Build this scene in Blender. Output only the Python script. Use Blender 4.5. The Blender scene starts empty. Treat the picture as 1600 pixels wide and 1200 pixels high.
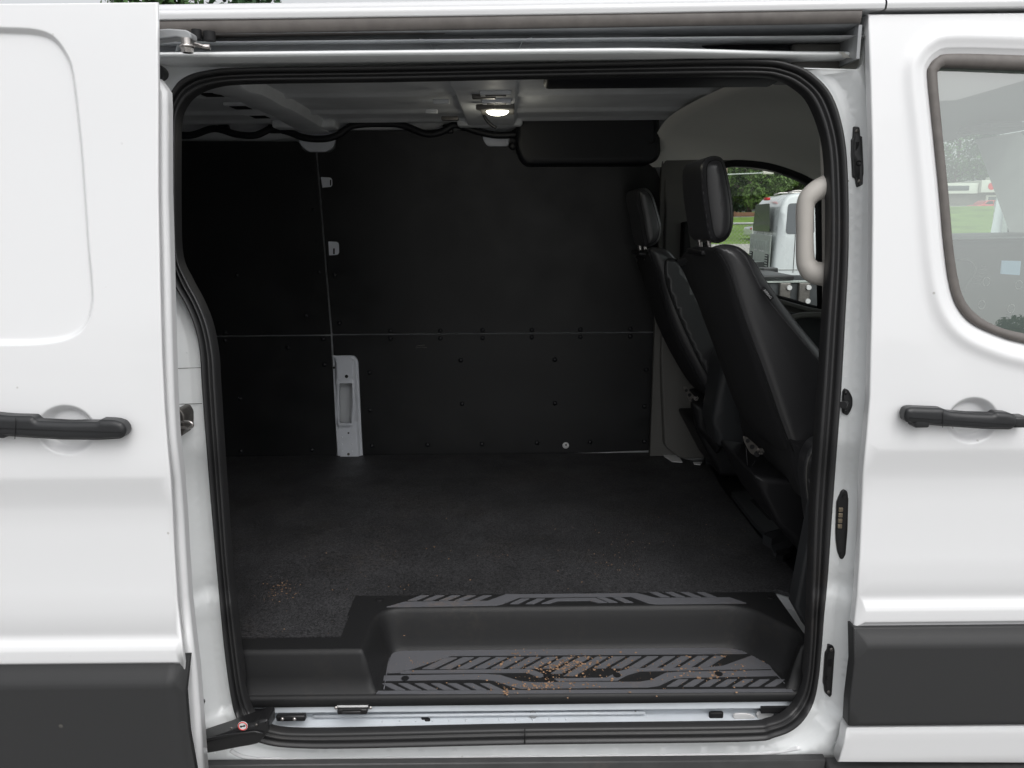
import bpy, bmesh, math, random
import numpy as np
from mathutils import Vector, Matrix
from mathutils.geometry import delaunay_2d_cdt
random.seed(7); RNG = np.random.default_rng(7)
SC = bpy.context.scene
# ------------------------------------------------------------------ camera
THETA = math.radians(12.0); ROLL = math.radians(0.55)
CAM = np.array([0.0, -1.6, 1.72]); F = 1200.0
fwd = np.array([0, math.cos(THETA), -math.sin(THETA)])
r0 = np.array([1.0, 0, 0]); u0 = np.cross(r0, fwd)
right = math.cos(ROLL)*r0 - math.sin(ROLL)*u0
up = math.cos(ROLL)*u0 + math.sin(ROLL)*r0
cd = bpy.data.cameras.new('camera'); cam = bpy.data.objects.new('camera', cd); SC.collection.objects.link(cam)
cd.sensor_width = 36; cd.lens = 36*F/1600; cd.clip_start = 0.05; cd.clip_end = 1000
mw = Matrix.Identity(4)
for i in range(3):
    mw[i][0] = right[i]; mw[i][1] = up[i]; mw[i][2] = -fwd[i]; mw[i][3] = CAM[i]
cam.matrix_world = mw; SC.camera = cam
# ------------------------------------------------------------------ world, sun, exposure
SUN_EL, SUN_AZ = 55, 158
world = bpy.data.worlds.new('World'); SC.world = world; world.use_nodes = True
wn = world.node_tree; bg = wn.nodes['Background']
sky = wn.nodes.new('ShaderNodeTexSky'); sky.sky_type = 'NISHITA'; sky.sun_disc = False
sky.sun_elevation = math.radians(SUN_EL); sky.sun_rotation = math.radians(SUN_AZ)
sky.dust_density = 4.0; sky.ozone_density = 1.0; sky.air_density = 1.0
hs = wn.nodes.new('ShaderNodeHueSaturation'); hs.inputs['Saturation'].default_value = 0.12
wn.links.new(sky.outputs[0], hs.inputs['Color']); wn.links.new(hs.outputs[0], bg.inputs['Color'])
bg.inputs['Strength'].default_value = 0.15
sd = bpy.data.lights.new('sun', 'SUN'); sun = bpy.data.objects.new('sun', sd); SC.collection.objects.link(sun)
sd.energy = 0.5; sd.angle = math.radians(70); sd.color = (1, 0.985, 0.96)
_az = math.radians(SUN_AZ); _el = math.radians(SUN_EL)
sdir = Vector((math.sin(_az)*math.cos(_el), math.cos(_az)*math.cos(_el), math.sin(_el)))
sun.rotation_euler = sdir.to_track_quat('Z', 'Y').to_euler()
sun.location = (0, -5, 8)
SC.view_settings.view_transform = 'Standard'; SC.view_settings.look = 'None'
SC.view_settings.gamma = 1; SC.view_settings.exposure = 0.28
SC.render.engine = 'CYCLES'

# ------------------------------------------------------------------ projection helpers (px in the 1600x1200 frame)
def ray(px, py):
    px = np.asarray(px, float); py = np.asarray(py, float)
    return ((px-800)/F)[..., None]*right + ((600-py)/F)[..., None]*up + fwd
def on(px, py, Y):                       # point(s) on the surface y = Y or Y(x, z)
    d = ray(px, py)
    y = Y if not callable(Y) else 0.3
    for _ in range(14 if callable(Y) else 1):
        t = (y-CAM[1])/d[..., 1]
        P = CAM + t[..., None]*d
        if callable(Y): y = Y(P[..., 0], P[..., 2])
    return P
def onz(px, py, z):
    d = ray(px, py); t = (z-CAM[2])/d[..., 2]
    return CAM + t[..., None]*d
def xz(pts, Y):
    a = np.array(pts, float); P = on(a[:, 0], a[:, 1], Y); return P[:, [0, 2]]
def cr(pts, n=6, closed=True):           # Catmull-Rom
    p = np.array(pts, float); m = len(p); out = []
    rng = range(m if closed else m-1)
    for i in rng:
        if closed: a, b, c, d = p[i-1], p[i], p[(i+1) % m], p[(i+2) % m]
        else: a, b, c, d = p[max(i-1, 0)], p[i], p[i+1], p[min(i+2, m-1)]
        for k in range(n):
            t = k/n
            out.append(0.5*((2*b)+(-a+c)*t+(2*a-5*b+4*c-d)*t*t+(-a+3*b-3*c+d)*t**3))
    if not closed: out.append(p[-1])
    return np.array(out)
def rc(pts, r, n=5):                     # polygon with rounded corners; r may be a list
    p = np.array(pts, float); m = len(p); out = []
    for i in range(m):
        rr = r[i] if isinstance(r, (list, tuple)) else r
        a, b, c = p[i-1], p[i], p[(i+1) % m]
        la, lc = np.linalg.norm(a-b), np.linalg.norm(c-b)
        q = min(rr, la*.48, lc*.48)
        if q < 1e-6: out.append(b); continue
        s = b+(a-b)/la*q; e = b+(c-b)/lc*q
        for k in range(n+1):
            t = k/n; out.append((1-t)**2*s+2*t*(1-t)*b+t*t*e)
    return np.array(out)
def pchip(tab):
    tab = sorted(tab); X = np.array([t[0] for t in tab], float); V = np.array([t[1] for t in tab], float)
    h = np.diff(X); dl = np.diff(V)/h; d = np.zeros(len(X))
    for i in range(1, len(X)-1):
        if dl[i-1]*dl[i] > 0:
            w1, w2 = 2*h[i]+h[i-1], h[i]+2*h[i-1]; d[i] = (w1+w2)/(w1/dl[i-1]+w2/dl[i])
    d[0] = dl[0]; d[-1] = dl[-1]
    def f(z):
        z = np.asarray(z, float); i = np.clip(np.searchsorted(X, z)-1, 0, len(X)-2)
        zz = np.clip(z, X[0], X[-1]); t = (zz-X[i])/h[i]
        return ((1+2*t)*(1-t)**2*V[i]+t*(1-t)**2*h[i]*d[i]+t*t*(3-2*t)*V[i+1]+t*t*(t-1)*h[i]*d[i+1])
    return f
def sst(t): t = np.clip(t, 0, 1); return t*t*(3-2*t)
def sdf(poly, x, z):                     # + outside, - inside
    p = np.asarray(poly); x = np.asarray(x, float); z = np.asarray(z, float); sh = x.shape
    x = x.ravel(); z = z.ravel(); best = np.full(x.shape, 1e9); ins = np.zeros(x.shape, bool)
    for i in range(len(p)):
        a, b = p[i-1], p[i]; e = b-a; L = e@e+1e-18
        t = np.clip(((x-a[0])*e[0]+(z-a[1])*e[1])/L, 0, 1)
        best = np.minimum(best, (x-a[0]-t*e[0])**2+(z-a[1]-t*e[1])**2)
        c = ((a[1] > z) != (b[1] > z))
        if c.any():
            xi = a[0]+(z-a[1])*(b[0]-a[0])/((b[1]-a[1]) if b[1] != a[1] else 1e-18)
            ins ^= c & (x < xi)
    d = np.sqrt(best); return np.where(ins, -d, d).reshape(sh)
def area(p): x, y = p[:, 0], p[:, 1]; return 0.5*np.sum(x*np.roll(y, -1)-np.roll(x, -1)*y)
def outn(p):                             # outward unit normals of a polygon's vertices
    s = 1 if area(p) > 0 else -1
    e = np.roll(p, -1, 0)-p; e /= np.linalg.norm(e, axis=1)[:, None]+1e-12
    n = np.stack([e[:, 1], -e[:, 0]], 1)*s; m = n+np.roll(n, 1, 0)
    L = np.linalg.norm(m, axis=1)[:, None]+1e-9; m /= L
    k = 1/np.clip((m*n).sum(1), .6, 1); return m, k
def dens(p, step=.007):
    p = np.asarray(p); q = np.roll(p, -1, 0); out = []
    for a, b in zip(p, q):
        k = max(1, int(np.linalg.norm(b-a)/step)); out += [a+(b-a)*i/k for i in range(k)]
    return np.array(out)
def inset(p, r): m, k = outn(p); return p-m*(k*r)[:, None]

# ------------------------------------------------------------------ object helpers
def link(o, parent=None):
    SC.collection.objects.link(o)
    if parent is not None: o.parent = parent
    return o
def mobj(name, me, mat=None, parent=None, smooth=True, **kw):
    o = bpy.data.objects.new(name, me); link(o, parent)
    if mat: me.materials.append(mat)
    if smooth: me.polygons.foreach_set('use_smooth', [True]*len(me.polygons))
    for k, v in kw.items(): o[k] = v
    return o
def pyd(name, V, Fc, mat, parent=None, smooth=True, **kw):
    me = bpy.data.meshes.new(name); me.from_pydata([tuple(map(float, v)) for v in V], [], Fc); me.validate()
    return mobj(name, me, mat, parent, smooth, **kw)
def thing(name, label, cat, loc=(0, 0, 0), rz=0, group=None):
    o = bpy.data.objects.new(name, None); link(o); o.location = loc; o.rotation_euler = (0, 0, rz)
    o['label'] = label; o['category'] = cat; o.empty_display_size = .1
    if group: o['group'] = group
    return o
def skin(name, outline, Yf, mat, parent=None, holes=(), res=.02, thick=.01, r=.004, extra=None, back=False, rows=None, drop=None, nsm=True, **kw):
    """sheet facing -y over an (x, z) outline, with rounded edges turning in by thick"""
    if not callable(Yf):
        c0 = float(Yf); Yf = lambda x, z, c0=c0: np.full(np.shape(x), c0)
    P = np.asarray(outline, float)
    if area(P) < 0: P = P[::-1]
    loops = [(P, 1)]
    for h in holes:
        h = np.asarray(h, float); loops.append((h if area(h) > 0 else h[::-1], -1))
    ins = [inset(p, r*s) for p, s in loops]
    pts = np.concatenate(ins); edges = []; b = 0
    for p in ins:
        edges += [(b+i, b+(i+1) % len(p)) for i in range(len(p))]; b += len(p)
    lo, hi = P.min(0), P.max(0)
    gx = np.arange(lo[0]+res/2, hi[0], res); gz = np.arange(lo[1]+res/2, hi[1], res)
    if len(gx) and len(gz):
        G = np.stack(np.meshgrid(gx, gz), -1).reshape(-1, 2)
        if rows is not None:
            rows = np.array(rows); G = G[np.abs(G[:, 1:2]-rows[None, :]).min(1) > res*.45]
            xr_ = np.arange(lo[0]+.01, hi[0], .02); G = np.concatenate([G, np.stack(np.meshgrid(xr_, rows), -1).reshape(-1, 2)])
        if drop is not None:
            dd_ = sdf(drop[0], G[:, 0], G[:, 1]); G = G[(dd_ < drop[1]) | (dd_ > drop[2])]
        if extra is not None: G = np.concatenate([G, extra])
    else: G = np.zeros((0, 2)) if extra is None else extra
    if len(G):
        k = sdf(ins[0], G[:, 0], G[:, 1]) < -res*.3
        for p in ins[1:]: k &= sdf(p, G[:, 0], G[:, 1]) > res*.3
        G = G[k]
    allp = np.concatenate([pts, G]) if len(G) else pts
    vo, eo, fo, _, _, _ = delaunay_2d_cdt([Vector(p) for p in allp], edges, [], 0, 1e-6)
    A = np.array([(v[0], v[1]) for v in vo]); T = np.array([f for f in fo if len(f) == 3])
    C = A[T].mean(1); k = sdf(ins[0], C[:, 0], C[:, 1]) < 0
    for p in ins[1:]: k &= sdf(p, C[:, 0], C[:, 1]) > 0
    T = T[k]; a = A[T]
    s = (a[:, 1, 0]-a[:, 0, 0])*(a[:, 2, 1]-a[:, 0, 1])-(a[:, 2, 0]-a[:, 0, 0])*(a[:, 1, 1]-a[:, 0, 1])
    T[s < 0] = T[s < 0][:, ::-1]
    def nrm(x, z):
        e = 1.5e-3; fx = (Yf(x+e, z)-Yf(x-e, z))/(2*e); fz = (Yf(x, z+e)-Yf(x, z-e))/(2*e)
        n = np.stack([fx, -np.ones_like(fx), fz], -1); return n/np.linalg.norm(n, axis=-1)[..., None]
    y = Yf(A[:, 0], A[:, 1]); V = [np.stack([A[:, 0], y, A[:, 1]], 1)]; N = [nrm(A[:, 0], A[:, 1])]
    faces = [tuple(t) for t in T]; base = len(A); lastrings = []
    for (p, sg), q in zip(loops, ins):
        m, kk = outn(p); m = m*sg; n = len(p); n0 = nrm(q[:, 0], q[:, 1]); yq = Yf(q[:, 0], q[:, 1])
        m3 = np.stack([m[:, 0], np.zeros(n), m[:, 1]], 1)
        rings = [(0, 0)] + [(math.sin(t), 1-math.cos(t)) for t in (math.pi/6, math.pi/3, math.pi/2)]
        idx = []
        for si, co in rings:
            xy = q+(p-q)*si; V.append(np.stack([xy[:, 0], yq+r*co, xy[:, 1]], 1))
            ang = math.asin(min(1, si)); N.append(n0*math.cos(ang)+m3*math.sin(ang))
            idx.append(base+np.arange(n)); base += n
        V.append(np.stack([p[:, 0], yq+max(thick, r*1.01), p[:, 1]], 1)); N.append(m3); idx.append(base+np.arange(n)); base += n
        for a_, b_ in zip(idx[:-1], idx[1:]):
            for i in range(n):
                j = (i+1) % n; f = (a_[i], b_[i], b_[j], a_[j])
                faces.append(f if sg > 0 else f[::-1])
        lastrings.append(idx[-1])
    V = np.concatenate(V); N = np.concatenate(N); N /= np.linalg.norm(N, axis=1)[:, None]+1e-12
    if back:
        T2 = T[:, ::-1] + base
        Vb = np.stack([A[:, 0], y+max(thick, r*1.01), A[:, 1]], 1); V = np.concatenate([V, Vb]); N = np.concatenate([N, np.tile([0, 1, 0], (len(A), 1))])
        faces += [tuple(t) for t in T2]
    me = bpy.data.meshes.new(name); me.from_pydata(V.tolist(), [], [tuple(int(i) for i in f) for f in faces])
    o = mobj(name, me, mat, parent, True, **kw)
    if nsm: me.normals_split_custom_set_from_vertices([tuple(n) for n in N])
    return o
def pillow(name, outline, y0, y1, mat, parent=None, r=.03, bulge=0.0, k=.1, res=.012, **kw):
    P = np.asarray(outline, float)
    if area(P) < 0: P = P[::-1]
    def Yf(x, z):
        d = np.maximum(-sdf(P, x, z), 0); e = np.clip(r-d, 0, r)
        return y0 + r-np.sqrt(np.maximum(r*r-e*e, 0)) - bulge*(1-np.exp(-d/k))
    ex = np.concatenate([inset(P, r*f) for f in (.06, .14, .25, .4, .6, .85)])
    return skin(name, P, Yf, mat, parent, res=res, thick=y1-y0-r*.9, r=.0015, extra=ex, back=True, **kw)
def ringsweep(name, rings, mat, parent=None, closed_path=False, closed_sec=True, caps=True, smooth=True, **kw):
    n = len(rings[0]); V = np.concatenate(rings); Fc = []; m = len(rings)
    for i in range(m if closed_path else m-1):
        a, b = i*n, ((i+1) % m)*n
        for j in range(n if closed_sec else n-1):
            k = (j+1) % n; Fc.append((a+j, a+k, b+k, b+j))
    if caps and not closed_path and closed_sec:
        Fc.append(tuple(range(n))[::-1]); Fc.append(tuple((m-1)*n+j for j in range(n)))
    return pyd(name, V, Fc, mat, parent, smooth, **kw)
def tube_rings(path, rad, n=10):
    P = np.array(path, float); R = np.broadcast_to(np.asarray(rad, float), (len(P),)); out = []
    t0 = P[1]-P[0]; ref = np.array([0, 0, 1.0]) if abs(t0[2]) < .8*np.linalg.norm(t0) else np.array([0, 1.0, 0])
    for i in range(len(P)):
        t = P[min(i+1, len(P)-1)]-P[max(i-1, 0)]; t = t/np.linalg.norm(t)
        a = ref-t*(ref@t); a /= np.linalg.norm(a); b = np.cross(t, a); ref = a
        ang = np.arange(n)*2*math.pi/n
        out.append(P[i]+R[i]*(np.cos(ang)[:, None]*a+np.sin(ang)[:, None]*b))
    return out
def tube(name, path, rad, mat, parent=None, n=10, **kw):
    return ringsweep(name, tube_rings(path, rad, n), mat, parent, **kw)
def merge_mesh(name, parts, mat, parent=None, smooth=False, **kw):
    """parts = list of (V, F); one mesh"""
    V = []; Fc = []
    for v, f in parts:
        b = len(V); V += [tuple(map(float, q)) for q in v]; Fc += [tuple(int(i)+b for i in g) for g in f]
    return pyd(name, V, Fc, mat, parent, smooth, **kw)
def tubevf(path, rad, n=8):
    rg = tube_rings(path, rad, n); V = np.concatenate(rg); Fc = []
    for i in range(len(rg)-1):
        for j in range(n):
            k = (j+1) % n; Fc.append((i*n+j, i*n+k, (i+1)*n+k, (i+1)*n+j))
    Fc.append(tuple(range(n))[::-1]); Fc.append(tuple((len(rg)-1)*n+j for j in range(n)))
    return V, Fc
def boxvf(x0, x1, y0, y1, z0, z1):
    V = [(x, y, z) for x in (x0, x1) for y in (y0, y1) for z in (z0, z1)]
    return V, [(0, 1, 3, 2), (4, 6, 7, 5), (0, 4, 5, 1), (2, 3, 7, 6), (0, 2, 6, 4), (1, 5, 7, 3)]
def bevbox(name, x0, x1, y0, y1, z0, z1, mat, parent=None, b=.01, seg=3, rot=None, **kw):
    bm = bmesh.new(); bmesh.ops.create_cube(bm, size=1)
    c = Vector(((x0+x1)/2, (y0+y1)/2, (z0+z1)/2))
    for v in bm.verts: v.co = Vector((v.co.x*(x1-x0), v.co.y*(y1-y0), v.co.z*(z1-z0)))
    b = min(b, .45*min(x1-x0, y1-y0, z1-z0))
    bmesh.ops.bevel(bm, geom=bm.edges[:], offset=b, segments=seg, profile=.5, affect='EDGES')
    R = rot if rot is not None else Matrix.Identity(3)
    for v in bm.verts: v.co = R @ v.co + c
    me = bpy.data.meshes.new(name); bm.to_mesh(me); bm.free()
    o = mobj(name, me, mat, parent, True, **kw)
    me.set_sharp_from_angle(angle=math.radians(40)); return o
def cylvf(c, axis, rad, h, n=16, r2=None):
    c = np.array(c, float); axis = np.array(axis, float); axis /= np.linalg.norm(axis)
    return tubevf([c, c+axis*h], [rad, rad if r2 is None else r2], n)
def cyl(name, c, axis, rad, h, mat, parent=None, n=20, r2=None, **kw):
    v, f = cylvf(c, axis, rad, h, n, r2); o = pyd(name, v, f, mat, parent, True, **kw)
    o.data.set_sharp_from_angle(angle=math.radians(40)); return o
def dome(name, c, rad, h, mat, parent=None, n=14, m=5, **kw):      # button facing -y
    V = []; Fc = []
    for i in range(m):
        a = i/(m)*math.pi/2
        for j in range(n):
            t = 2*math.pi*j/n; V.append((c[0]+rad*math.cos(a)*math.cos(t), c[1]-h*math.sin(a), c[2]+rad*math.cos(a)*math.sin(t)))
    V.append((c[0], c[1]-h, c[2]))
    for i in range(m-1):
        for j in range(n): k = (j+1) % n; Fc.append((i*n+j, i*n+k, (i+1)*n+k, (i+1)*n+j))
    for j in range(n): Fc.append(((m-1)*n+j, (m-1)*n+(j+1) % n, m*n))
    return pyd(name, V, Fc, mat, parent, True, **kw)
def platevf(P3, h, up_=(0, 0, 1)):       # extruded polygon (3-D pts), walls along up_
    P3 = np.array(P3, float); u_ = np.array(up_, float); n = len(P3)
    V = np.concatenate([P3, P3+u_*h]); f = [tuple(range(n))[::-1], tuple(range(n, 2*n))]
    for i in range(n): j = (i+1) % n; f.append((i, j, n+j, n+i))
    return V, f

# ------------------------------------------------------------------ materials
def mat(name, col, rough=.5, metal=0, bump=0, bscale=200, coat=0, coatr=.05, var=0, vscale=8, spec=.5, dirt=0, dirtcol=(.25, .2, .15), speck=0, bdet=3, grain=0, gscale=210):
    m = bpy.data.materials.new(name); m.use_nodes = True; nt = m.node_tree; N = nt.nodes; L = nt.links
    p = N['Principled BSDF']; p.inputs['Base Color'].default_value = (*col, 1); p.inputs['Roughness'].default_value = rough
    p.inputs['Metallic'].default_value = metal; p.inputs['Specular IOR Level'].default_value = spec
    p.inputs['Coat Weight'].default_value = coat; p.inputs['Coat Roughness'].default_value = coatr
    tc = N.new('ShaderNodeTexCoord'); base = None
    def noise(sc, det=4, ro=.55):
        n = N.new('ShaderNodeTexNoise'); n.inputs['Scale'].default_value = sc; n.inputs['Detail'].default_value = det
        n.inputs['Roughness'].default_value = ro; L.new(tc.outputs['Object'], n.inputs['Vector']); return n.outputs['Fac']
    def ramp(src, a, b, ca=0.0, cb=1.0):
        r = N.new('ShaderNodeMapRange'); r.inputs[1].default_value = a; r.inputs[2].default_value = b
        r.inputs[3].default_value = ca; r.inputs[4].default_value = cb; L.new(src, r.inputs[0]); return r.outputs[0]
    def mix(f, a, b):
        x = N.new('ShaderNodeMix'); x.data_type = 'RGBA'; L.new(f, x.inputs[0])
        if isinstance(a, tuple): x.inputs[6].default_value = (*a, 1)
        else: L.new(a, x.inputs[6])
        if isinstance(b, tuple): x.inputs[7].default_value = (*b, 1)
        else: L.new(b, x.inputs[7])
        return x.outputs[2]
    if var:
        base = mix(ramp(noise(vscale), .3, .7), tuple(c*(1-var) for c in col), tuple(min(1, c*(1+var)) for c in col))
        L.new(ramp(noise(vscale*1.7), .3, .7, max(0, rough-.08), min(1, rough+.08)), p.inputs['Roughness'])
    if dirt:
        a = ramp(noise(3.1, 6, .65), .52, .72); b = ramp(noise(45, 5, .7), .45, .7)
        mm = N.new('ShaderNodeMath'); mm.operation = 'MULTIPLY'; L.new(a, mm.inputs[0]); L.new(b, mm.inputs[1])
        m2 = N.new('ShaderNodeMath'); m2.operation = 'MULTIPLY'; L.new(mm.outputs[0], m2.inputs[0]); m2.inputs[1].default_value = dirt
        base = mix(m2.outputs[0], base if base is not None else col, dirtcol)
    if speck:
        v = N.new('ShaderNodeTexVoronoi'); v.inputs['Scale'].default_value = speck; L.new(tc.outputs['Object'], v.inputs['Vector'])
        sp = ramp(v.outputs['Distance'], .03, .05, 1, 0)
        q = N.new('ShaderNodeMath'); q.operation = 'MULTIPLY'; L.new(sp, q.inputs[0]); L.new(ramp(noise(7), .45, .6), q.inputs[1])
        base = mix(q.outputs[0], base if base is not None else col, dirtcol)
    if grain:
        g_ = ramp(noise(gscale, 2, .6), .35, .68, 1-grain, 1+grain); vm = N.new('ShaderNodeVectorMath'); vm.operation = 'SCALE'
        if base is None: vm.inputs[0].default_value = col
        else: L.new(base, vm.inputs[0])
        L.new(g_, vm.inputs['Scale']); base = vm.outputs[0]
    if base is not None: L.new(base, p.inputs['Base Color'])
    if bump:
        b = N.new('ShaderNodeBump'); b.inputs['Strength'].default_value = bump; b.inputs['Distance'].default_value = .002
        L.new(noise(bscale, bdet), b.inputs['Height']); L.new(b.outputs[0], p.inputs['Normal'])
    return m
PAINT = mat('white_paint', (.77, .775, .785), .42, coat=.9, coatr=.06, speck=14, dirtcol=(.3, .28, .25))
def wavy(m, sc=2.2, st=.10):
    nt = m.node_tree; p = nt.nodes['Principled BSDF']; tc = nt.nodes.new('ShaderNodeTexCoord'); mp = nt.nodes.new('ShaderNodeMapping'); mp.inputs['Scale'].default_value = (.5, 1, 2.2)
    n = nt.nodes.new('ShaderNodeTexNoise'); n.inputs['Scale'].default_value = sc; n.inputs['Detail'].default_value = 2
    b = nt.nodes.new('ShaderNodeBump'); b.inputs['Strength'].default_value = st; b.inputs['Distance'].default_value = .06
    nt.links.new(tc.outputs['Object'], mp.inputs[0]); nt.links.new(mp.outputs[0], n.inputs['Vector']); nt.links.new(n.outputs[0], b.inputs['Height'])
    nt.links.new(b.outputs[0], p.inputs['Coat Normal'])
wavy(PAINT)
JAMB = mat('jamb_paint', (.83, .85, .855), .4, coat=.3, coatr=.2, var=.03, vscale=9, dirt=.25, dirtcol=(.42, .38, .32))
SILLM = mat('sill_paint', (.62, .66, .70), .38, coat=.35, coatr=.2, var=.04, vscale=14, dirt=.3, dirtcol=(.45, .42, .38))
RAILG = mat('track_primer', (.30, .31, .32), .45, var=.1, vscale=20, dirt=.4, dirtcol=(.42, .38, .33))
RUBBER = mat('rubber', (.022, .022, .023), .42, bump=.05, bscale=90, dirt=.25, dirtcol=(.12, .09, .07))
WEATHER = mat('weathered_rubber', (.13, .118, .11), .5, var=.14, vscale=30)
CLAD = mat('grained_black_plastic', (.036, .0365, .0375), .5, spec=.3, bump=.12, bscale=900, speck=9, dirtcol=(.3, .28, .24))
HANDLE = mat('handle_plastic', (.022, .023, .025), .42, bump=.1, bscale=1200)
STEP = mat('step_plastic', (.017, .0172, .018), .46, spec=.28,  bump=.1, bscale=1100, dirt=.35, dirtcol=(.075, .062, .05), speck=25)
TREAD = mat('grey_tread', (.115, .117, .128), .55, bump=.12, bscale=700, dirt=.8, dirtcol=(.24, .17, .12), speck=30, spec=.3)
MATF = mat('floor_mat', (.037, .037, .0395), .55, bump=1.0, bscale=240, grain=.65, dirt=.6, dirtcol=(.075, .06, .045), speck=16, var=.25, vscale=5, bdet=2)
LINER = mat('black_liner', (.011, .0115, .0125), .40, bump=.5, bscale=3.5, bdet=1, var=.15, vscale=4, dirt=.35, dirtcol=(.03, .029, .027))
LINERB = mat('black_soft_trim', (.007, .0075, .010), .5, bump=.05, bscale=500)
METALW = mat('inner_body_metal', (.62, .64, .66), .4, coat=.2, var=.06, vscale=10)
POST = mat('pillar_metal', (.74, .77, .83), .38, coat=.3, var=.03, vscale=20)
ROOFM = mat('roof_inner_metal', (.66, .68, .70), .6, spec=.3, var=.12, vscale=6)
LINING = mat('headliner', (.88, .87, .81), .9, bump=.3, bscale=900)
GTRIM = mat('grey_trim_plastic', (.145, .142, .133), .6, bump=.1, bscale=900)
BEIGE = mat('grab_handle_plastic', (.50, .475, .44), .5, bump=.08, bscale=900)
LEATH = mat('black_leather', (.038, .038, .041), .34, spec=.8, bump=.15, coat=.25, coatr=.35, bscale=500)
FABR = mat('black_seat_fabric', (.010, .010, .0115), .9, bump=.6, bscale=900)
DARKP = mat('dark_cab_plastic', (.009, .009, .0105), .5, bump=.1, bscale=800)
CABP = mat('cab_step_plastic', (.035, .037, .040), .5, bump=.1, bscale=800)
STITCH = mat('stitch_thread', (.13, .13, .135), .8)
BLACKM = mat('black_metal', (.012, .012, .013), .35, bump=.1, bscale=200)
STEEL = mat('zinc_steel', (.55, .52, .50), .3, metal=1, var=.15, vscale=60)
OLDST = mat('dull_steel', (.16, .15, .14), .45, metal=.8, var=.2, vscale=60)
BRASS = mat('brass_contact', (.36, .30, .22), .4, metal=.6, var=.2, vscale=200)
WHITEP = mat('white_plastic', (.7, .7, .7), .5)
RED = mat('red_print', (.6, .03, .03), .5)
MUD = mat('dry_mud', (.29, .18, .11), .95, var=.6, vscale=60)
ROCK = mat('rocker_plastic', (.055, .055, .056), .5, bump=.1, bscale=500, dirt=.5, dirtcol=(.16, .13, .11), var=.1, vscale=20)
BLK = mat('black_void', (.004, .004, .005), .7)
def glassm(name, tint, refl=.9, rough=.0, base_=.02, sky_veil=.0):
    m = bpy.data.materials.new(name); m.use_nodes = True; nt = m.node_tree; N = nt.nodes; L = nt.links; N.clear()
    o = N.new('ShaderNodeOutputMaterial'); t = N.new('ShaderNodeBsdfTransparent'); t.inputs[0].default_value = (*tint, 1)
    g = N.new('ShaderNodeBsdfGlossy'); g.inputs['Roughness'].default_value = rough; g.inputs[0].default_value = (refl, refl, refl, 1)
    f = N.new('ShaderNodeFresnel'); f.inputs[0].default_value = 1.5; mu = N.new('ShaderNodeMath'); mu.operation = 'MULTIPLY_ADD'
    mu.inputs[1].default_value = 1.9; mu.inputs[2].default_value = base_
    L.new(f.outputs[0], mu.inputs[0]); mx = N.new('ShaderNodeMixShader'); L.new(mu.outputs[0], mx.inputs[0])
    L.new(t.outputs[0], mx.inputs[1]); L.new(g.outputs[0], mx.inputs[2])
    d = N.new('ShaderNodeBsdfDiffuse'); d.inputs[0].default_value = (.70, .84, .78, 1); m2 = N.new('ShaderNodeMixShader'); m2.inputs[0].default_value = sky_veil
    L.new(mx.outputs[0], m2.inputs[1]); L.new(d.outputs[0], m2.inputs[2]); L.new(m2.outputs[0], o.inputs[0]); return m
GLASS = glassm('door_glass', (.82, .95, .89), base_=.15, sky_veil=.12); GLASSF = glassm('far_glass', (.93, .97, .95))  # door glass: pale diffuse mix and raised reflectance imitate the sky's veiling reflection
def emis(name, col, s):
    m = bpy.data.materials.new(name); m.use_nodes = True; p = m.node_tree.nodes['Principled BSDF']
    p.inputs['Base Color'].default_value = (*col, 1); p.inputs['Emission Color'].default_value = (*col, 1); p.inputs['Emission Strength'].default_value = s
    return m
LAMP = emis('lamp_lens', (1, .97, .80), 9)

# ------------------------------------------------------------------ ground and distance
def gz(x, y): return (1.95+.85*sst((np.asarray(x)-24)/16))*sst((y-36)/42)
def groundsheet(name, xs, ys, dz, m, kind='structure', flat=False):
    V = [(x, y, (float(gz(x, y)) if not flat else 0)+dz) for y in ys for x in xs]; n = len(xs)
    Fc = [(j*n+i, j*n+i+1, (j+1)*n+i+1, (j+1)*n+i) for j in range(len(ys)-1) for i in range(n-1)]
    o = pyd(name, V, Fc, m); o['kind'] = kind; return o
ASPH = mat('asphalt', (.20, .198, .19), .9, bump=.5, bscale=60, var=.15, vscale=2)
CONC = mat('concrete', (.42, .41, .38), .9, var=.1, vscale=3)
GRASSM = mat('grass_field', (.13, .22, .035), .95, bump=.6, bscale=20, var=.3, vscale=.6)
groundsheet('parking_lot', [-500, -20, 0, 20, 500], [-500, -20, 0, 20, 34], 0, ASPH)
groundsheet('grass_strip', [-300, 0, 22, 26, 30, 34, 38, 42, 60, 300], list(np.linspace(34, 37, 3)), .004, GRASSM)
groundsheet('road', [-300, 0, 22, 26, 30, 34, 38, 42, 60, 300], list(np.linspace(37, 45, 5)), .004, CONC)
groundsheet('grass_field', [-300, 0, 22, 26, 30, 34, 38, 42, 60, 300], list(np.linspace(45, 72, 10)), .004, GRASSM)
groundsheet('store_lot', [-300, 0, 22, 26, 30, 34, 38, 42, 60, 300], list(np.linspace(72, 110, 5)), .004, CONC)
groundsheet('far_ground', [-600, 0, 22, 26, 30, 34, 38, 42, 600], list(np.linspace(110, 700, 5)), .0, GRASSM)

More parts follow.
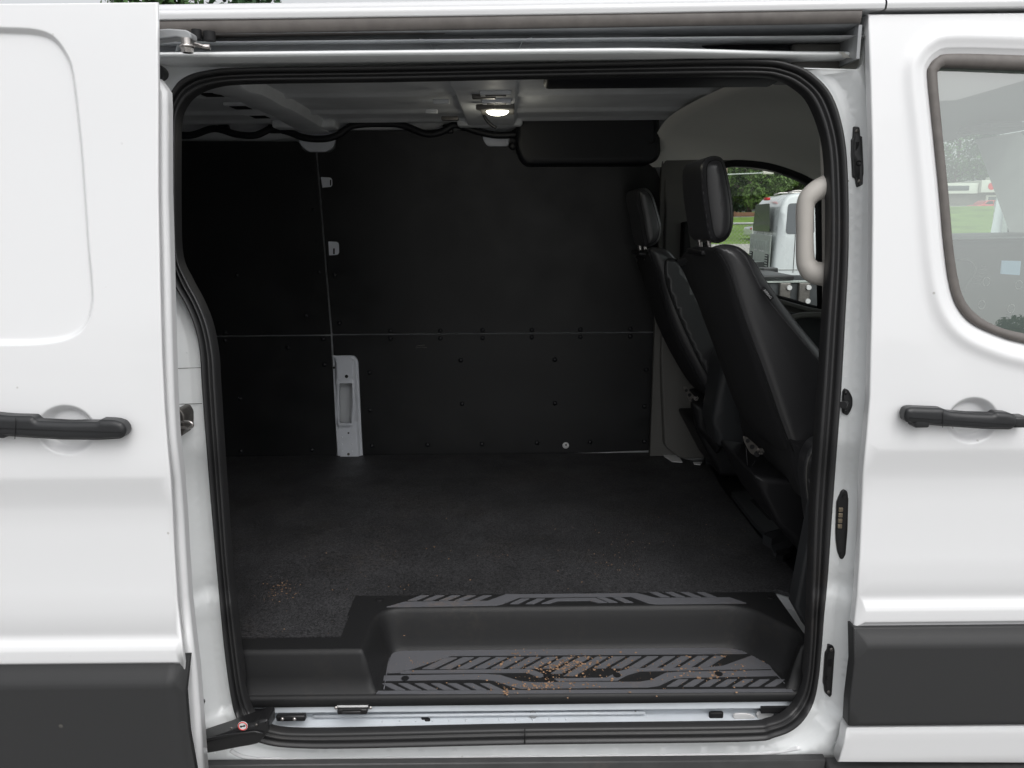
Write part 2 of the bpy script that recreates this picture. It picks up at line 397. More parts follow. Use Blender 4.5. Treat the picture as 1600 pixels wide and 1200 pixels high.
# ------------------------------------------------------------------ the van
van = thing('cargo_van', 'white cargo van seen side-on, its sliding side door open on a black lined load bay', 'van', (0, 0, 0))
S = pchip([(.30, .06), (.42, .012), (.455, -.006), (.50, -.012), (.545, -.016), (.558, -.012), (.566, .0), (.81, .0), (.822, -.008), (.845, -.008), (.853, -.006),
           (.875, .004), (.895, .0015), (.92, -.0005), (.95, .0), (1.0, .004), (1.08, .0095), (1.13, .0120), (1.15, .0117), (1.165, .0104), (1.18, .0080), (1.20, .0042), (1.218, .0006), (1.222, .0),
           (1.30, .006), (1.45, .022), (1.65, .048), (1.85, .075), (2.0, .095), (2.11, .112), (2.2, .13)])
Sx = lambda x, z: S(z)
# seal outline, outer and inner edges, matched stations (pixels)
SO = [(263, 230), (262, 165), (272, 138), (290, 120), (322, 110), (385, 105), (600, 102), (800, 98.5), (1000, 94), (1110, 91), (1195, 92), (1232, 98), (1266, 113), (1300, 150), (1319, 215), (1325, 300), (1325, 400), (1320, 500), (1314, 610), (1306, 720), (1300, 800), (1293, 900), (1287, 960), (1283, 1010), (1277, 1065), (1267, 1102), (1245, 1132), (1210, 1149), (1150, 1157), (830, 1161), (560, 1167), (460, 1166), (412, 1159), (386, 1145), (370, 1120), (361, 1085), (352, 1020), (346, 960), (339, 880), (330, 780), (322, 680), (316, 600), (313, 550), (305, 510), (290, 474), (273, 444), (267, 405), (264, 330)]
SI = [(275, 240), (276, 190), (284, 165), (300, 147), (330, 134), (390, 128), (600, 125), (800, 121), (1000, 118), (1100, 117), (1185, 117), (1215, 121), (1243, 133), (1270, 160), (1291, 220), (1297, 300), (1297, 400), (1291, 500), (1284, 610), (1276, 720), (1271, 800), (1268, 900), (1266, 960), (1264, 1010), (1260, 1055), (1251, 1088), (1230, 1116), (1200, 1129), (1150, 1133), (830, 1137), (560, 1143), (470, 1144), (430, 1141), (405, 1130), (390, 1108), (380, 1075), (371, 1010), (364, 950), (357, 880), (350, 780), (343, 680), (338, 600), (335, 555), (326, 508), (311, 470), (294, 438), (278, 400), (275, 330)]
SEALB = lambda x, z: S(z)+.062
so3 = xz(cr(SO, 5), SEALB); si3 = xz(cr(SI, 5), SEALB)
def J(x, z):
    d = sdf(so3, x, z); d = np.maximum(d, -.05)
    right_ = sst((np.asarray(x)-.3)/.2)
    a = S(z)+.074-.030*sst((d-.030)/.036)
    rid = -.004*np.exp(-((d-.040)/.006)**2)+.0025*np.exp(-((d-.006)/.006)**2)
    return a+rid*(.4+.6*right_)
# body side aperture panel
outer = [(120, 90), (950, 85), (1100, 89), (1230, 100), (1340, 108), (1347, 100), (1349, 60), (1346, 42), (1349, 26), (1359, 24), (1366, 300), (1364, 600), (1352, 760), (1346, 900), (1338, 1020), (1332, 1130), (1322, 1170), (1309, 1191), (800, 1195), (120, 1210)]
ringo = xz(rc(outer, 4), lambda x, z: S(z)+.045)
ex = np.concatenate([inset(so3, -k) for k in (.004, .01, .016, .022, .028, .034, .04, .046, .052, .06)])
skin('body_side_panel', ringo, J, JAMB, van, holes=[inset(so3, .008)], res=.02, thick=.018, r=.003, extra=ex)
# seal
prof = [(0, .018), (0, .0), (.07, -.009), (.18, -.016), (.3, -.015), (.40, -.006), (.45, .008), (.50, -.003), (.58, -.009), (.66, -.006), (.71, .008), (.76, -.004), (.86, -.007), (.95, -.001), (1.0, .012), (1.0, .09)]
so5 = np.array(cr(SO, 5)); si5 = np.array(cr(SI, 5)); A3 = on(so5[:, 0], so5[:, 1], SEALB); B3 = on(si5[:, 0], si5[:, 1], SEALB)
rings = [np.array([A3[i]*(1-w)+B3[i]*w+np.array([0, h if h < .05 else (.018 if A3[i][2] < .62 else .03), 0]) for w, h in prof]) for i in range(len(A3))]
seal = ringsweep('door_seal', rings, RUBBER, van, closed_path=True, closed_sec=False)
# rear quarter + rear closing shell + far side + roof
def poly(*p): return np.array(p, float)
LINERS = lambda x, z: W(z)
W = pchip([(.6, 1.745), (.9, 1.745), (1.2, 1.735), (1.6, 1.69), (2.0, 1.61), (2.15, 1.55)])
skin('rear_quarter_panel', poly((-3.0, .35), (-.80, .35), (-.80, 2.09), (-3.0, 2.09)), lambda x, z: S(z)+.0, PAINT, van, res=.15, thick=.05, r=.01)
# roof shell
_z = float(on(750, 26, .112)[2])
sec = [(.150, _z+.001), (.112, _z+.001), (.106, _z+.006), (.107, _z+.018), (.125, 2.160), (.16, 2.178), (.3, 2.194), (.9, 2.212), (1.5, 2.190), (1.64, 2.165), (1.72, 2.12), (1.78, 1.9), (1.85, 1.5), (1.86, 1.2), (1.86, .5), (1.7, .42)]
def roofring(x): return np.array([(x, y, z+.006*max(-1, min(1, x))) for y, z in cr(sec, 4, False)])
front_x = .775
ringsweep('roof_panel', [roofring(x) for x in (-3.0, -1.5, 0, front_x)], PAINT, van, closed_sec=False)
# front roof part, split by the joint
ringsweep('front_roof_panel', [np.array([(x, y, z+.006*min(1, x)) for y, z in cr(sec[:11], 4, False)]) for x in (front_x+.004, 1.4, 2.0)], PAINT, van, closed_sec=False)
skin('rear_door', poly((.1, .4), (1.85, .4), (1.75, 2.1), (.2, 2.1)), 0.0, METALW, van, res=.3, thick=.02).matrix_world = Matrix(((0, 1, 0, -3.0), (1, 0, 0, 0), (0, 0, 1, 0), (0, 0, 0, 1)))

# ---- top track
def zz(py, Y, px=750): return float(on(px, py, Y)[2])
xs_tr = list(np.linspace(float(on(150, 50, .1)[0]), float(on(1347, 60, .1)[0]), 30))
bend = lambda x: .10*float(sst((x-.22)/.5))
z28, z31, z47, z51 = zz(25, .112), zz(28, .112), zz(46, .114), zz(50, .125)
TILT = .006
def trk(pts, bf=1.0, tl=0): return [np.array([(x, y+bend(x)*bf, z+tl*x) for y, z in pts]) for x in xs_tr]
mold = [(.150, z28+.004), (.112, z28+.003), (.109, z31), (.110, (z31+z47)/2), (.113, z47+.003), (.118, z47), (.150, z47)]
ringsweep('roof_gutter_moulding', trk(mold, 0, TILT), WEATHER, van, closed_sec=False)
zb0, zb1 = zz(50, .175), zz(75, .175); zl0, zl1, zl2 = zz(76, .10), zz(84, .10), zz(80, .095)
back = [(.165, z47-.001), (.168, zb0-.004), (.171, (zb0+zb1)/2), (.170, zb1+.008), (.160, zb1-.002), (.128, zl0-.006)]
ringsweep('door_track', trk(back), RAILG, van, closed_sec=False)
ringsweep('track_roof', [np.array([(x, .112, z47-.0006+TILT*x), (x, .14+bend(x), z47-.0008), (x, .14+bend(x)+.04, z47-.0009)]) for x in xs_tr], RAILG, van, closed_sec=False)
lip = [(.128, zl0-.008), (.118, zl0-.002), (.108, zl0+.0005), (.098, zl0-.003), (.095, zl2), (.098, zl1), (.108, zl1-.003), (.13, zl1-.004)]
ringsweep('track_lip', trk(lip, .55), JAMB, van, closed_sec=False)
flr = [(.10, zl1-.002), (.16, zl1-.004), (.21, zl1-.012)]
ringsweep('track_shelf', trk(flr, .8), JAMB, van, closed_sec=False)
xe = xs_tr[-1]
merge_mesh('track_end_wall', [boxvf(xe-.003, xe+.004, .114, .33, zl1-.014, z47+.002)], RAILG, van)
for px_, py_ in [(672, 68), (720, 68), (771, 68), (833, 66), (887, 66), (937, 66), (988, 67), (1035, 68), (1091, 69)]:
    p = on(px_, py_, .172+bend(.05)); p[1] = .1715+bend(p[0]); dome('spot_weld', p, .0028, .0022, RAILG, van, n=8, m=3)
p = on(738, 62, .172); dome('track_bolt', p+np.array([0, bend(p[0]), 0]), .006, .003, OLDST, van, n=10, m=3)
p = on(1255, 70, .26); cyl('track_slot', p, (0, -1, 0), .007, .004, BLK, van)

# ---- outer doors
def edgepoly(L): return L
fd_left = [(1357, 22), (1360, 120), (1363, 230), (1363.5, 330), (1362, 480), (1359, 620), (1353, 690), (1348, 740), (1346, 800), (1343, 870), (1339, 930), (1334, 979)]
fd = xz(fd_left, Sx)
ztop = fd[0][1]
FDX = 1.85
win_o = [(1452, 120), (1455, 102), (1467, 89), (1490, 83.5), (1600, 86), (1760, 92), (1900, 110), (2000, 200), (2080, 400), (2080, 520), (1980, 560), (1700, 555), (1600, 536), (1560, 524), (1520, 505), (1497, 478), (1485, 440), (1477, 380), (1470, 300), (1460, 200)]
win_i = [(1467, 122), (1469, 110), (1476, 103.5), (1492, 103), (1600, 107), (1750, 112), (1885, 130), (1980, 210), (2060, 400), (2060, 500), (1970, 540), (1700, 538), (1600, 521), (1560, 510), (1530, 493), (1510, 470), (1499, 435), (1491, 380), (1484, 300), (1474, 200)]
wo = xz(cr(win_o, 4), Sx); wi = xz(cr(win_i, 4), Sx)
def scoopf(cx, cz, rx, rz, dep):
    def f(x, z):
        q = np.sqrt(((x-cx)/rx)**2+((z-cz)/rz)**2); return dep*(1-sst((q-.62)/.38))
    pts = np.array([(cx+rx*k*math.cos(t), cz+rz*k*math.sin(t)) for k in np.linspace(.1, 1.08, 14) for t in np.linspace(0, 2*math.pi, 40, endpoint=False)])
    return f, pts
c = on(1520, 657, Sx); e1 = on(1562, 657, Sx); e2 = on(1520, 619.5, Sx)
scF, scFp = scoopf(c[0], c[2], e1[0]-c[0], e2[2]-c[2], .021)
def FD(x, z):
    d = sdf(wo, x, z)
    return S(z)+scF(x, z)-.007*np.exp(-((d-.035)/.016)**2)*sst((np.asarray(z)-1.30)/.1)+.008*(1-sst(d/.014))
ledge = 1.2
out_fd = np.concatenate([fd, poly((fd[-1][0], fd[-1][1]-.02), (FDX, fd[-1][1]-.02), (FDX, ztop))])
wod = dens(wo, .01)
ex = np.concatenate([inset(wod, -k) for k in (.003, .005, .008, .011, .014, .018, .022, .027, .032, .037, .042, .047, .053, .06, .068)]+[scFp])
ROWS = (.812, .817, .822, .828, .836, .845, .849, .853, .858, .865, .873, .88, .888, 1.14, 1.15, 1.16, 1.17, 1.18, 1.19, 1.2, 1.212, 1.22, 1.23)
fdoor = skin('front_door', out_fd, FD, PAINT, van, holes=[inset(wo, .002)], res=.025, thick=.022, r=.004, extra=ex, rows=ROWS, drop=(wo, -.01, .074))
fdl = skin('lower_door_skin', xz([(1321, 1131), (1322, 1140), (1319, 1160), (1309, 1191), (1600, 1192), (1900, 1196), (1900, 1131)], Sx), Sx, PAINT, fdoor, res=.02, thick=.03, r=.003)
# window weatherstrip ring (matched stations) and glass
a5 = np.array(cr(win_o, 6)); b5 = np.array(cr(win_i, 6)); A_ = on(a5[:, 0], a5[:, 1], Sx); B_ = on(b5[:, 0], b5[:, 1], Sx)
wp = [(0, .012), (0, .0), (.1, -.003), (.5, -.004), (.85, -.002), (1, .002), (1, .03)]
ringsweep('window_weatherstrip', [np.array([A_[i]*(1-w)+B_[i]*w+np.array([0, h+.003, 0]) for w, h in wp]) for i in range(len(A_))], WEATHER, fdoor, closed_path=True, closed_sec=False)
wg = inset(wi, -.004)
def flatpoly(name, pts, Yf, m, parent, dy=0, **kw):
    V = [(p[0], float(Yf(p[0], p[1]))+dy, p[1]) for p in pts]; return pyd(name, V, [tuple(range(len(V)))], m, parent, False, **kw)
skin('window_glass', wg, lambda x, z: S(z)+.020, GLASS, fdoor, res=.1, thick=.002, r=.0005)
# front door cladding
cl_r = [(1334, 981), (1328, 1030), (1321, 1090), (1320.5, 1129)]
cl = xz(cl_r, lambda x, z: S(z)-.01)
CLP = pchip([(.4, -.022), (.56, -.022), (.58, -.029), (.766, -.031), (.772, -.030), (.812, -.007), (.9, -.006)])
zc0, zc1 = cl[0][1], cl[-1][1]
clo = np.concatenate([cl, poly((FDX, zc1), (FDX, zc0))])
skin('front_door_cladding', rc(clo, [.001, .002, .01, .006, .001, .001]), lambda x, z: CLP(z), CLAD, fdoor, res=.02, thick=.03, r=.004, rows=[.8, .79, .78, .775, .772, .769, .766, .762, .758, .59, .585, .58, .575])
# door handle
def handle(parent, outline, Yb, seam_px, seam, mid):
    P = xz(rc(outline, 5), lambda x, z: S(z)+Yb-.04)
    y0 = float(S(1.3))+Yb
    h = pillow('handle', P, y0-.032, y0-.002, HANDLE, parent, r=.011, bulge=.002, res=.006)
    for (a, b) in seam:
        q = on(np.array([a[0], b[0]]), np.array([a[1], b[1]]), y0-.0342); q[:, 1] += .0005
        tube('handle_seam', [q[0], (q[0]+q[1])/2, q[1]], .0006, BLK, parent, n=6)
    return h
handle(fdoor, [(1417, 652), (1419, 641), (1428, 638), (1478, 640), (1487, 645), (1520, 648), (1558, 649), (1562, 645.5), (1582, 647), (1593, 651), (1597, 660), (1594, 670), (1586, 674.5), (1545, 673.5), (1480, 669), (1428, 664), (1419, 661)], 0, None, [((1421, 653), (1592, 664)), ((1474, 641), (1473, 668))], None)
# lock feet joining the handle to the door
for cx_ in (1432, 1584):
    p = on(cx_, 655, Sx); bevbox('handle_base', p[0]-.018, p[0]+.014, p[1]-.03, p[1]+.01, p[2]-.012, p[2]+.012, HANDLE, fdoor, b=.005)

# sliding door (slid open to the left, standing off the body)
OFF = -.135
SD_edge = [(246, 3), (246.5, 60), (247, 125), (247, 300), (250, 450), (253, 560), (257, 640), (262, 705), (266, 745), (269, 790), (272, 860), (277, 940), (284, 1000), (288, 1036), (294, 1110), (304, 1215)]
SDf0 = lambda x, z: S(z)+OFF
sde = xz(SD_edge, SDf0)
pan = [(-400, 40), (-100, 40), (0, 43), (55, 46), (85, 58), (105, 85), (114, 110), (121, 160), (130, 250), (139, 380), (145, 450), (144, 480), (137, 505), (122, 522), (95, 533), (55, 538), (0, 539), (-100, 540), (-400, 548)]
pp = xz(pan, SDf0); pp = np.concatenate([pp[:1], cr(pp[1:-1], 4, False), pp[-1:]])
c = on(103, 672, SDf0); e1 = on(151, 672, SDf0); e2 = on(103, 631.5, SDf0)
scS, scSp = scoopf(c[0], c[2], e1[0]-c[0], e2[2]-c[2], .021)
def SDF(x, z):
    d = sdf(pp, x, z); return S(z)+OFF+scS(x, z)+.011*sst((-d+.002)/.012)
ztopS = sde[0][1]
osd = np.concatenate([poly((-2.0, ztopS), ), sde, poly((-2.0, sde[-1][1]))])
xr = np.arange(-1.99, -.6, .03)
ppd = dens(pp[1:-1], .008); ppd = ppd[ppd[:, 0] < 5]
ex = np.concatenate([inset(ppd, k) for k in (-.004, -.002, 0, .0017, .0034, .005, .0067, .0085, .010, .013)]+[scSp])
sdoor = skin('sliding_door', osd, SDF, PAINT, van, res=.022, thick=.008, r=.0035, extra=ex, rows=ROWS, drop=(pp, -.020, .010))
# inner door shell = the bright return flange
fl = [(225, 118), (247, 122), (254, 131), (262, 143), (263, 165), (264, 300), (267, 400), (270, 520), (273, 620), (276, 680), (283, 745), (287, 800), (290, 860), (294, 930), (300, 990), (307, 1050), (312, 1120), (319, 1215), (200, 1215)]
flp = xz(fl, lambda x, z: S(z)+OFF+.035)
skin('door_edge_flange', flp, lambda x, z: S(z)+OFF+.028+.004*np.sin(np.asarray(z)*3), PAINT, sdoor, res=.02, thick=.03, r=.012)
clS = xz([(287, 1037), (291, 1080), (296, 1140), (303, 1215)], lambda x, z: S(z)+OFF-.01); zt = clS[0][1]
CLS = pchip([(.3, -.03), (zt-.050, -.031), (zt-.043, -.030), (zt-.002, -.008), (.9, -.006)])
def CLSf(x, z):
    e = clS[0][0]+(np.asarray(z)-clS[0][1])*(clS[-1][0]-clS[0][0])/(clS[-1][1]-clS[0][1])
    dd = e-np.asarray(x); return CLS(z)+OFF+.02*(1-sst(dd/.03))
skin('sliding_door_cladding', np.concatenate([clS, poly((-2.0, clS[-1][1]), (-2.0, zt-.004))]), CLSf, CLAD, sdoor, res=.014, thick=.012, r=.002, rows=[zt-k for k in (.01, .02, .03, .038, .042, .045, .048, .051, .056)])
handle(sdoor, [(-60, 652), (-20, 648), (10, 651), (48, 652), (53, 659), (100, 661.5), (148, 661), (153, 657), (175, 658), (188, 662), (194, 672), (192, 682), (184, 688.5), (150, 690.5), (90, 690), (20, 685.5), (-60, 678)], OFF, None, [((-40, 668), (190, 676)), ((24, 653), (23, 686))], None)
for cx_ in (170, 10):
    p = on(cx_, 670, SDf0); bevbox('handle_base', p[0]-.018, p[0]+.014, p[1]-.03, p[1]+.01, p[2]-.012, p[2]+.012, HANDLE, sdoor, b=.005)
# dark rocker trim under the sill
RZ = float(on(900, 1190, .024)[2])
skin('rocker_trim', poly((-3, .36), (float(on(1306, 1195, -.03)[0])-.003, .36), (float(on(1306, 1195, -.03)[0]), RZ), (-3, RZ)), lambda x, z: np.full(np.shape(x), .022)+.0, ROCK, van, res=.1, thick=.02, r=.004)
skin('front_rocker_trim', poly((float(on(1306, 1195, -.03)[0])+.003, .36), (FDX, .36), (FDX, RZ-.004), (float(on(1306, 1195, -.03)[0])+.003, RZ-.004)), lambda x, z: np.full(np.shape(x), -.014)+.0, ROCK, van, res=.1, thick=.05, r=.004)

# ------------------------------------------------------------------ interior: floor, walls, ceiling
FZ = .688
fl_px = [(1040, 704), (1066, 716), (1108, 727), (1125, 757), (1142, 780), (1162, 806), (1185, 836), (1222, 873), (1254, 908), (1262, 935)]
fr = onz(np.array([p[0] for p in fl_px], float), np.array([p[1] for p in fl_px], float), FZ)
g1 = onz(np.array([1215, 575, 560, 368], float), np.array([921, 931, 994, 996], float), FZ)
flo = [(-2.95, 1.735), (fr[0][0]-.02, 1.735)]+[(p[0], p[1]) for p in fr]+[(p[0], p[1]) for p in g1]+[(-2.95, g1[-1][1])]
P2 = np.array(flo); 
v, f = platevf([(x, y, FZ-.012) for x, y in P2], .012); merge_mesh('floor_mat', [(v, f)], MATF, van)
merge_mesh('floor_pan', [boxvf(-2.98, 2.2, .33, 1.80, .60, .672), boxvf(-2.98, -.66, .24, .33, .60, .672)], METALW, van)
# far wall metal
def wallrect(x0, x1, z0, z1): return poly((x0, z0), (x1, z0), (x1, z1), (x0, z1))
skin('inner_side_metal', wallrect(-2.98, .70, .66, 2.12), lambda x, z: W(z)+.03, METALW, van, res=.08, thick=.02)
# liner panels (pixels on W)
Wf = lambda x, z: W(z)
seam_t, seam_m, seam_b = (492.5, 226), (518, 523.5), (527.5, 716)
def lin(a, b, t): return (a[0]+(b[0]-a[0])*t, a[1]+(b[1]-a[1])*t)
g = 1.3
UL = [(-400, 219), (466, 221), (472, 233), (480, 238), (494.5-g, 238), (518-g, 522.6), (-400, 532)]
UR = [(494.5+g, 238), (516, 238), (523, 233), (527, 210), (548, 204), (750, 204), (757, 222), (763, 229), (795, 230), (800, 204), (800, 200), (1000, 205), (1012, 248), (1026, 266), (1036, 292), (1038, 330), (1037, 518.0), (518+g, 522.0)]
LL = [(-400, 534), (518-g, 524.6), (527-g, 700), (527-g, 719), (-400, 728)]
LR = [(518+g, 524), (1037, 520.0), (1032, 640), (1028, 703), (880, 708.5), (568, 713), (567, 716), (563, 640), (560, 565), (555, 556), (520+g, 555)]
for L_, rr in ((UL, [0, 4, 6, 4, 0, 0, 0]), (UR, 3), (LL, 0), (LR, [0, 1, 0, 3, 0, 0, 0, 0, 5, 5, 0])):
    Pp = xz(rc(L_, rr, 4), Wf)
    skin('wall_liner_panel', Pp, Wf, LINER, van, res=.05, thick=.004, r=.0008)
# brackets and pillar post
skin('roof_rail_bracket', xz(rc([(462, 205), (527, 205), (522, 230), (510, 237.5), (482, 237.5), (470, 228)], 6), Wf), lambda x, z: W(z)-.006-.006*np.sin((np.asarray(z)-1.98)*60)*0, POST, van, res=.02, thick=.02, r=.004)
skin('roof_rail_bracket', xz(rc([(752, 205), (798, 205), (794, 229), (762, 229), (756, 222)], 4), Wf), lambda x, z: W(z)-.006, POST, van, res=.02, thick=.02, r=.004)
for (x0, y0_, x1, y1_, sl) in ((501, 276.5, 519, 293, (516, 281, 518, 290)), (509, 377, 529.5, 399, (521, 388, 523.5, 397))):
    b_ = skin('shelf_hook_tab', xz(rc([(x0, y0_), (x1, y0_+1), (x1+.5, y1_-1), (x0+4, y1_), (x0, y1_+2)], [0, 5, 5, 2, 0]), Wf), lambda x, z: W(z)-.005, POST, van, res=.01, thick=.006, r=.002)
    q = xz([(sl[0], sl[1]), (sl[2], sl[1]), (sl[2], sl[3]), (sl[0], sl[3])], Wf)
    skin('hook_slot', q, lambda x, z: W(z)-.0062, BLK, b_, res=.05, thick=.001, r=.0002)
po = xz(rc([(521, 555), (554, 555), (560, 563), (562, 600), (564.5, 660), (567.5, 714), (565, 717), (529, 717), (525, 660), (522, 600)], [0, 8, 5, 0, 0, 2, 2, 2, 0, 0], 4), Wf)
pw = xz(rc([(532.5, 597), (552, 597), (553, 625), (551, 659), (532.5, 659)], [2, 2, 0, 2, 2]), Wf)
def POSTF(x, z):
    d = -sdf(po, x, z); dw = sdf(pw, x, z)
    return W(z)-.012-.016*sst((d-.008)/.008)-.006*(1-sst((dw-.008)/.01))*1.0
ex = np.concatenate([inset(po, k) for k in (.005, .008, .011, .014, .017)]+[inset(pw, -k) for k in (.004, .008, .012, .016, .019)])
pst = skin('body_pillar_post', po, POSTF, POST, van, holes=[pw], res=.012, thick=.02, r=.003, extra=ex)
skin('pillar_cavity', xz([(528, 592), (558, 592), (558, 664), (528, 664)], Wf), lambda x, z: W(z)+.03-.15*(np.asarray(x)+.55), METALW, pst, res=.02, thick=.002, r=.0005)
for (x_, y_, r_) in ((541.5, 588, .0075), (544.5, 676.5, .004), (521.8, 574.5, .005), (544.5, 709.5, .006)):
    p = on(x_, y_, lambda x, z: W(z)-.028); cyl('post_hole', p+np.array([0, -.002, 0]), (0, 1, 0), r_, .003, BLK if r_ != .006 else OLDST, pst, n=16)
for i_ in range(4):
    for x_ in (534, 549):
        p = on(x_+i_*.4, 672+i_*11, lambda x, z: W(z)-.028); dome('weld_dimple', p, .0035, .002, POST, pst, n=8, m=3)
# rivets
riv = [(490, 328), (495, 376), (499, 425), (523, 430), (478, 493), (530, 505), (505, 530), (450, 543), (507, 570), (610, 517), (610, 529), (688, 517), (688, 528.5), (754, 516), (754, 528), (720, 563), (577, 582), (578, 641), (722, 631), (487, 703), (581, 697), (668, 695), (753, 694), (831, 515.5), (831, 527), (867, 562), (867, 630), (839, 692), (922, 691), (907, 515), (907, 526.5), (985, 514), (985, 525.5), (1010, 578), (1007, 635), (1007, 690), (352, 520), (352, 532), (375, 623), (376, 705), (370, 430)]
R0 = None
for x_, y_ in riv:
    p = on(x_, y_, Wf)
    if R0 is None: R0 = dome('rivet', (0, 0, 0), .0105, .0075, LINERB, van, n=16, m=5); o = R0
    else: o = R0.copy(); SC.collection.objects.link(o); o.parent = van
    o.location = p
p = on(884, 696, Wf); dome('white_floor_plug', p, .015, .004, WHITEP, van, n=20, m=4); cyl('plug_hole', p+np.array([.001, -.0052, .004]), (0, 1, 0), .004, .001, BLK, van)
# pale skirting line at the bottom of the lower liner
q = on(np.array([640., 760, 880, 1028]), np.array([711.8, 710.6, 709.6, 704.5]), lambda x, z: W(z)-.004); tube('floor_edge_strip', q, .0022, WHITEP, van, n=6)
# small scuffs on the liner
for (a_, b_) in (((650, 541), (664, 539)), ((649, 543.5), (667, 543))):
    q = on(np.array([a_[0], (a_[0]+b_[0])/2, b_[0]]), np.array([a_[1], a_[1]-1.2, b_[1]]), lambda x, z: W(z)+.0002); tube('scuff_mark', q, .0012, GTRIM, van, n=5)
# ceiling
CZ = lambda y: 2.112-.018*((np.asarray(y)-.9)/.75)**2
ys = np.linspace(.12, 1.63, 90)
def ceilsec(y):
    b = .012*np.exp(-((y-.62)/.02)**2)+.012*np.exp(-((y-1.28)/.022)**2)+.010*np.exp(-((y-.95)/.02)**2)+.01*np.exp(-((y-1.48)/.02)**2)
    return float(CZ(y)-b)
ringsweep('roof_inner_skin', [np.array([(x, y, ceilsec(y)) for y in ys]) for x in (-2.98, -.5, .1, 2.35)], ROOFM, van, closed_sec=False)
def bow(x0, x1, deep=.045):
    rings = []
    prof_ = [(x0-.02, .004), (x0, .0), (x0+.012, -deep*.9), (x0+.02, -deep), (x1-.02, -deep), (x1-.012, -deep*.9), (x1, 0), (x1+.02, .004)]
    for y in np.linspace(.14, 1.62, 16): rings.append(np.array([(x, y, ceilsec(y)+dz+.002) for x, dz in prof_]))
    o = ringsweep('roof_bow', rings, ROOFM, van, closed_sec=False); o.data.set_sharp_from_angle(angle=math.radians(35)); return o
b1 = bow(-.83, -.70, .035)
for y_ in (.42, .64, .86, 1.12, 1.32):
    z_ = ceilsec(y_)
    bevbox('bow_slot_rim', -.945, -.86, y_-.05, y_+.05, z_-.010, z_+.002, ROOFM, b1, b=.004)
    bevbox('bow_slot', -.93, -.875, y_-.034, y_+.034, z_-.0115, z_-.009, BLK, b1, b=.001)
b2 = bow(-.17, .03, .028)
bevbox('bow_end_foot', -.90, -.66, 1.44, 1.57, 2.072, 2.104, ROOFM, b1, b=.012); bevbox('bow_end_foot', -.20, .05, 1.46, 1.57, 2.074, 2.104, ROOFM, b2, b=.012)
for (x_, y_, s_) in ((-.075, .80, .035), (-.075, .95, .03), (-.21, .9, .025), (-.21, 1.25, .03), (-.26, 1.1, .02)):
    z_ = ceilsec(y_)-.028; bevbox('roof_clip', x_-s_, x_+s_, y_-.012, y_+.012, z_-.01, z_+.004, OLDST if s_ > .029 else ROOFM, b2, b=.003)
# dome lamp
pl = on(777, 160, 1.02); lz = ceilsec(1.02)-.03
pb = bevbox('dome_lamp', pl[0]-.055, pl[0]+.055, .98, 1.12, lz-.012, lz+.004, GTRIM, van, b=.004)
rg = []
for k in range(7):
    a = k/6*math.pi/2; rr = math.cos(a)
    rg.append(np.array([(pl[0]+.038*max(rr, .05)*math.copysign(abs(math.cos(t))**.6, math.cos(t)), 1.04+.028*max(rr, .05)*math.copysign(abs(math.sin(t))**.6, math.sin(t)), lz-.008-.017*math.sin(a)) for t in np.linspace(0, 2*math.pi, 20, endpoint=False)]))
ringsweep('lamp_lens', rg, LAMP, pb)
for y_, n_ in ((.90, 'lamp_frame'), (.74, 'lamp_frame')):
    bevbox(n_, pl[0]-.045, pl[0]+.045, y_-.022, y_+.022, lz-.008, lz+.004, POST if y_ > .8 else ROOFM, pb, b=.003); bevbox('frame_opening', pl[0]-.03, pl[0]+.03, y_-.012, y_+.012, lz-.0095, lz-.007, BLK, pb, b=.001)
ld = bpy.data.lights.new('dome_lamp_light', 'POINT'); ld.energy = .25; ld.color = (1, .95, .8); ld.shadow_soft_size = .03
lo = bpy.data.objects.new('dome_lamp_light', ld); link(lo, van); lo.location = (pl[0], 1.04, lz-.07)
# upper side rail above the liner
rail = [(1.53, 2.110), (1.56, 2.103), (1.572, 2.090), (1.582, 2.080), (1.60, 2.076)]
ringsweep('roof_side_rail', [np.array([(x, y, z) for y, z in rail]) for x in (-2.95, .65)], ROOFM, van, closed_sec=False)
# wiring harness
hp = [(180, 208), (230, 214), (270, 211), (300, 211), (335, 201), (370, 210), (400, 211), (425, 201), (450, 206), (475, 215), (505, 217), (528, 211), (552, 196), (600, 193), (630, 196), (665, 209), (690, 206), (712, 195), (745, 205), (775, 211), (812, 210)]
hp = cr(hp, 5, False); q = on(hp[:, 0], hp[:, 1], 1.525); tube('wiring_harness', q, .0135, LINERB, van, n=8)
q = on(np.array([752., 756, 759, 754, 757, 764, 775]), np.array([118., 140, 158, 170, 182, 192, 200]), 1.2); tube('wiring_branch', cr(q, 4, False), .006, LINERB, van, n=6)
for x_ in (350, 428, 700): 
    p = on(x_, 203, 1.56); bevbox('harness_clip', p[0]-.02, p[0]+.02, p[1]-.01, p[1]+.02, p[2]-.012, p[2]+.02, LINERB, van, b=.004)
